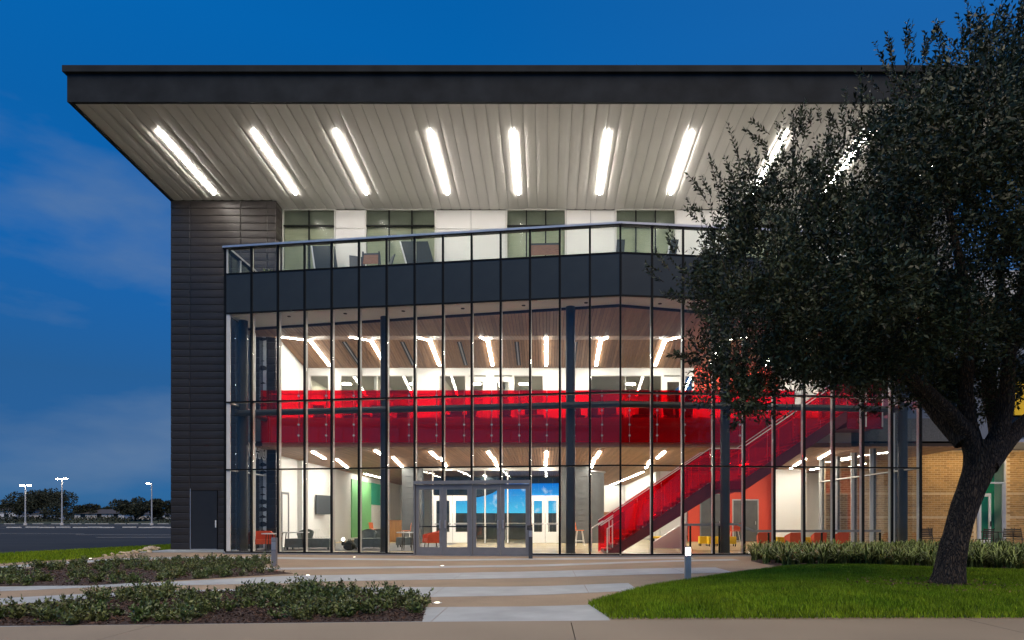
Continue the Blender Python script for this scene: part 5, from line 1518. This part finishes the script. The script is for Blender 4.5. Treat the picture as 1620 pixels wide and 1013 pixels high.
# overhanging upper storey
YO = 29.8
MB().box(13.45, XB1, YO, YO + .15, 4.80, 10.2).box(13.45, 13.6, YO + .16, YW, 4.8, 9.2).build('upper_panel', M_wingp, bwg)
MB().box(13.45, XB1, YO - .02, YO + .20, 4.66, 4.795).build('edge_trim', M_caprail, bwg)
MB().box(13.45, XB1, YO + .2, YW + .3, 4.67, 4.78).build('soffit', M_plaster, bwg)
for (pa, pb, ya, yb) in ((1459, 1530, 664, 697), (1594, 1640, 560, 697), (1459, 1530, 560, 650)):
    xa, xb = sx(pa, YO), sx(pb, YO); z0, z1 = sz(yb, YO) + .06, sz(ya, YO)
    wo = MB().box(xa, xb, YO - .03, YO - .002, z0, z0 + .06).box(xa, xb, YO - .03, YO - .002, z1 - .06, z1).box(xa, xa + .06, YO - .03, YO - .002, z0 + .06, z1 - .06).box(xb - .06, xb, YO - .03, YO - .002, z0 + .06, z1 - .06).build('window', M_wingp, bwg)
    MB().box(xa + .06, xb - .06, YO - .02, YO - .003, z0 + .06, z1 - .06).build('pane', M_wingd, wo)
yp = thing('yellow_fin', 'bright yellow panel on the slate wing behind the right branch of the oak', 'panel', (sx(1612, YO - .3), YO - .3, 6))
MB().box(sx(1604, YO - .3), sx(1660, YO - .3), YO - .35, YO - .25, sz(657, YO - .3), sz(600, YO - .3)).build('panel', M_yellowp, yp)
MB().box(sx(1606, YO), sx(1612, YO), YO - .249, YO - .001, 6.2, 6.6).build('bracket', M_wingp, yp)
for i, px in enumerate((1505, 1548, 1598, 1650)):
    x = sx(px, 31.6)
    t = thing('soffit_downlight', 'round downlight in the soffit above the tan brick, ' + ['left of the oak trunk', 'hidden behind the oak fork', 'right of the oak trunk', 'beyond the right edge'][i], 'downlight', (x, 31.6, 4.67), group='downlights above the brick wall')
    MB().tube([(x, 31.6, 4.645), (x, 31.6, 4.669)], .16, 14).build('trim', M_alu, t)
    MB().tube([(x, 31.6, 4.63), (x, 31.6, 4.644)], .115, 14).build('lens', E_down, t)
struct(MB().box(13.6, 27, 25.2, 33, .001, .006).build('patio', M_pave))
def cafe_chair(px, Y, rz, label):
    x = sx(px, Y)
    t = thing('patio_chair', label, 'chair', (x, Y, .006), rz, 'dark metal chairs on the brick patio')
    MB().box(-.22, .22, -.22, .22, .43, .46).build('seat', M_bronze, t, world=False)
    for k in range(5):
        z = .52 + k * .075
        MB().box(-.21, .21, .215 + k * .012, .235 + k * .012, z, z + .055).build('slat', M_bronze, t, world=False)
    for a in (-1, 1):
        MB().tube([(a * .22, .24, 0), (a * .22, .21, .45), (a * .225, .29, .92)], .016, 6).build('rear_leg', M_bronze, t, world=False)
        MB().tube([(a * .22, -.24, 0), (a * .22, -.21, .44)], .016, 6).build('leg', M_bronze, t, world=False)
    return t
cafe_chair(1464, 30.2, R(160), 'dark metal patio chair against the glass corner by the brick')
cafe_chair(1482, 30.6, R(75), 'dark metal patio chair turned sideways left of the oak trunk')
cafe_chair(1557, 28.6, R(185), 'dark metal patio chair in front of the green doorway')
cafe_chair(1589, 29.2, R(-70), 'dark metal patio chair right of the patio table')
cafe_chair(1617, 29.0, R(100), 'dark metal patio chair at the right edge')
table('patio_table', sx(1570, 29.3), 29.3, .42, .74, M_bronze, 'dark round patio table in front of the green doorway')

# ================================================================== OAK TREE
YO_ = 11.76
def tp(px, py, dy=0.0): return Vector((sx(px, YO_), YO_ + dy, sz(py, YO_)))
oak = thing('oak_tree', 'large live oak leaning over the lawn with a dense dark crown', 'tree', (6.9, YO_, .08))
def limb(b, pts, rad, n=14, sub=7, rough=.10, flare=False):
    # smooth polyline, then a tube with ridged bark relief
    P = []; Rr = []
    k = len(pts)
    for i in range(k - 1):
        p0 = pts[max(i - 1, 0)]; p1 = pts[i]; p2 = pts[i + 1]; p3 = pts[min(i + 2, k - 1)]
        for s in range(sub):
            u = s / sub
            P.append(.5 * ((2 * p1) + (p2 - p0) * u + (2 * p0 - 5 * p1 + 4 * p2 - p3) * u * u + (3 * p1 - p0 - 3 * p2 + p3) * u ** 3))
            Rr.append(rad[i] + (rad[i + 1] - rad[i]) * u)
    P.append(pts[-1]); Rr.append(rad[-1])
    base = len(b.v); m = len(P)
    for j, p in enumerate(P):
        d = (P[min(j + 1, m - 1)] - P[max(j - 1, 0)]).normalized()
        x = d.cross(Vector((0, 1, .01))).normalized(); y = d.cross(x).normalized()
        for q in range(n):
            a = 2 * math.pi * q / n
            w_ = mnoise.noise(Vector((math.cos(a) * 3.2, math.sin(a) * 3.2, p.z * 1.6 + p.x))) * .10
            ridge = abs(mnoise.noise(Vector((math.cos(a) * 9, math.sin(a) * 9, p.z * 2.3 + p.x * .7)))) * rough * 2
            fl = 0
            if flare: fl = max(0, .5 - (p.z - .05)) ** 2 * .8 * (1 + .5 * math.sin(a * 5))
            r = Rr[j] * (1 + w_ - ridge + fl + rough * .4)
            b.v.append(tuple(p + x * math.cos(a) * r + y * math.sin(a) * r))
    for j in range(m - 1):
        for q in range(n):
            b.face((base + j * n + q, base + (j + 1) * n + q, base + (j + 1) * n + (q + 1) % n, base + j * n + (q + 1) % n))
    b.face(tuple(base + (m - 1) * n + q for q in reversed(range(n))))
tb = MB()
limb(tb, [tp(1493, 948), tp(1498, 925), tp(1512, 850), tp(1534, 780), tp(1550, 735), tp(1556, 700)], [.30, .245, .205, .205, .25, .285], 64, 26, .085, True)
limb(tb, [tp(1548, 745), tp(1530, 700, -.1), tp(1500, 668, -.25), tp(1462, 640, -.4), tp(1425, 612, -.5), tp(1385, 596, -.6), tp(1330, 585, -.7), tp(1265, 570, -.6)], [.20, .15, .12, .10, .085, .065, .045, .025], 28, 12, .09)
limb(tb, [tp(1520, 700, -.1), tp(1498, 655, .2), tp(1472, 600, .5), tp(1445, 545, .7), tp(1410, 480, .8), tp(1360, 400, .8), tp(1320, 330, .7)], [.17, .145, .12, .10, .08, .055, .03], 26, 12, .09)
limb(tb, [tp(1552, 740), tp(1540, 680, .1), tp(1528, 630, 0), tp(1520, 560, -.2), tp(1510, 470, -.3), tp(1490, 370, -.3), tp(1470, 260, -.2)], [.19, .14, .115, .10, .08, .055, .03], 26, 12, .09)
limb(tb, [tp(1558, 735), tp(1572, 690, -.1), tp(1580, 640, -.2), tp(1572, 570, -.4), tp(1585, 480, -.5), tp(1600, 370, -.4), tp(1600, 250, -.3)], [.21, .145, .12, .10, .08, .055, .03], 26, 12, .09)
limb(tb, [tp(1560, 735), tp(1594, 700, .1), tp(1628, 672, .2), tp(1680, 630, .3), tp(1740, 560, .3), tp(1790, 470, .2)], [.22, .165, .135, .115, .09, .05], 26, 12, .09)
limb(tb, [tp(1592, 700, .1), tp(1604, 650, .5), tp(1618, 590, .9), tp(1650, 480, 1.2), tp(1660, 350, 1.2)], [.17, .14, .12, .09, .05], 22, 10, .09)
trunk = tb.build('trunk', M_bark, oak, smooth=True)
# crown lobes: photo px, radius px, depth offset (m)
LB = [(1186, 440, 82, -.4), (1160, 525, 58, -.9), (1162, 588, 50, -.6), (1152, 382, 42, .3), (1240, 345, 92, .2), (1262, 478, 108, -1.2), (1252, 575, 66, -1.0), (1264, 268, 44, .6), (1345, 312, 86, -.6),
      (1370, 415, 128, .6), (1365, 545, 84, -1.2), (1468, 215, 86, .3), (1480, 330, 128, -1.4), (1500, 480, 118, 1.4), (1548, 160, 98, -.5), (1600, 300, 138, .9),
      (1620, 480, 125, -1.5), (1640, 105, 88, .4), (1478, 575, 68, 1.6), (1560, 570, 66, -1.2), (1700, 250, 150, -.8), (1730, 430, 150, .6), (1178, 638, 26, -.7), (1222, 632, 26, -.8), (1122, 480, 32, -.2),
      (1290, 605, 40, -1.0), (1335, 600, 38, -1.1), (1420, 560, 60, -1.6), (1640, 590, 50, 1.2), (1600, 560, 70, .4), (1195, 310, 46, .0), (1330, 590, 46, -.4), (1392, 570, 50, -.2), (1128, 622, 40, -.6), (1152, 645, 30, -.9), (1255, 615, 40, -.3), (1112, 436, 28, .2), (1128, 560, 36, .1), (1530, 540, 70, .6), (1440, 560, 60, .8), (1600, 620, 34, .6), (1500, 600, 40, .2), (1540, 615, 26, .9), (1388, 215, 40, .1), (1438, 140, 36, .2),
      (1300, 430, 100, 2.2), (1450, 300, 120, 2.4), (1560, 420, 120, 2.6), (1400, 500, 90, 2.3), (1230, 520, 80, 1.6), (1600, 200, 110, 2.0), (1500, 420, 110, -2.6), (1380, 340, 90, -2.4), (1620, 380, 110, -2.7), (1290, 520, 60, -2.2)]
Kx = sx(865, YO_)
leafV = []; twigs = MB()
def sprig(base, d, L, nl, lsz, out):
    t_ = np.linspace(.12, 1.0, nl)
    d = d / np.linalg.norm(d)
    bend = np.array([0, 0, .25])
    Pb = base + d * (L * t_)[:, None] + bend * (L * t_ ** 2 * .5)[:, None]
    ph_ = np.arange(nl) * 2.4 + rng.random() * 6; e1 = np.cross(d, [.3, .9, .2]); e1 /= np.linalg.norm(e1) + 1e-9; e2 = np.cross(d, e1)
    D = d * .75 + np.cos(ph_)[:, None] * e1 * .75 + np.sin(ph_)[:, None] * e2 * .75 + rng.normal(0, .28, (nl, 3))
    out.append((Pb, D, np.full(nl, lsz) * rng.uniform(.7, 1.25, nl)))
acc = []
for (px, py, rp_x, dy) in LB:
    c = np.array(tp(px, py, dy)); r = rp_x * YO_ / F
    area = rp_x ** 2
    ns = int(area * .095) + 30
    v = rng.normal(size=(ns, 3)); v /= np.linalg.norm(v, axis=1)[:, None]
    rad = r * (.30 + .68 * rng.random(ns) ** .55)
    for i in range(ns):
        nzv = mnoise.noise(Vector(c + v[i] * rad[i]) * 1.7)
        if nzv < -.12: continue
        b0 = c + v[i] * rad[i] * np.array([1, 1, .92])
        d = v[i] * .9 + np.array([0, 0, .45]) + rng.normal(0, .45, 3)
        sprig(b0 - d * .06, d, .20 + .16 * rng.random(), 8, .086, acc)
    # long shoots breaking the outline
    for i in range(int(rp_x * .16)):
        v1 = rng.normal(size=3); v1[2] = abs(v1[2]) * .9 + .1; v1 /= np.linalg.norm(v1)
        b0 = c + v1 * r * .86
        d = v1 * .55 + np.array([0, 0, .75]) + rng.normal(0, .2, 3); d /= np.linalg.norm(d)
        L = .35 + .45 * rng.random()
        sprig(b0, d, L, int(16 + 16 * rng.random()), .082, acc)
        twigs.tube([Vector(b0), Vector(b0 + d * L * .5 + np.array([0, 0, .03 * L])), Vector(b0 + d * L + np.array([0, 0, .12 * L]))], [.007, .005, .002], 3, caps=False)
# the few long sprays seen against sky and soffit
for (px, py, ang, L) in ((1052, 428, 150, .5), (1066, 405, 120, .4), (1078, 470, 160, .4), (1118, 318, 125, .45), (1142, 296, 105, .5), (1205, 262, 110, .4), (1260, 215, 95, .6), (1262, 205, 85, .5), (1212, 225, 140, .45), (1330, 190, 95, .4),
                        (1412, 108, 100, .55), (1420, 95, 80, .5), (1456, 90, 75, .55), (1470, 80, 70, .4), (1510, 85, 95, .5), (1545, 70, 85, .5), (1570, 60, 95, .45), (1600, 50, 85, .45), (1362, 170, 95, .5), (1290, 200, 100, .3), (1104, 345, 140, .3), (1090, 560, 170, .3), (1165, 660, 250, .25), (1215, 650, 280, .2)):
    for k in range(3):
        b0 = np.array(tp(px + random.uniform(-6, 6), py + random.uniform(-4, 10), random.uniform(-.3, .3)))
        a = R(ang + random.uniform(-18, 18)); d = np.array([math.cos(a), random.uniform(-.3, .3), math.sin(a)]); L1 = L * random.uniform(.6, 1.0)
        sprig(b0, d, L1, int(46 * L1) + 8, .082, acc)
        twigs.tube([Vector(b0), Vector(b0 + d * L1 + np.array([0, 0, .12 * L1]))], [.008, .002], 3, caps=False)
Pb = np.concatenate([a[0] for a in acc]); D = np.concatenate([a[1] for a in acc]); Ls = np.concatenate([a[2] for a in acc])


V = leafverts(Pb, D, Ls, Ls * .40) - np.array(oak.location)
cr_ = put('crown', npmesh('crown', V, np.arange(len(V)), 4, M_leaf), oak)
stuff(twigs.build('twig', M_bark, cr_))
nl = 420
rr_ = np.abs(rng.normal(0, .75, nl)) + .22; aa_ = rng.random(nl) * 2 * np.pi
Pl = np.c_[6.95 + np.cos(aa_) * rr_ * 1.3, 11.75 + np.sin(aa_) * rr_]
Pl = np.c_[Pl, lawnz(Pl) + .03 + .03 * rng.random(nl)]
Dl = rng.normal(size=(nl, 3)); Dl[:, 2] *= .3
stuff(put('leaf_litter', npmesh('leaf_litter', leafverts(Pl, Dl, rng.uniform(.05, .09, nl), rng.uniform(.02, .035, nl)), np.arange(4 * nl), 4, mat('dry_leaf', (.16, .085, .035), .8, island=.6))), 'dry brown leaves fallen round the foot of the oak trunk', 'fallen leaves')
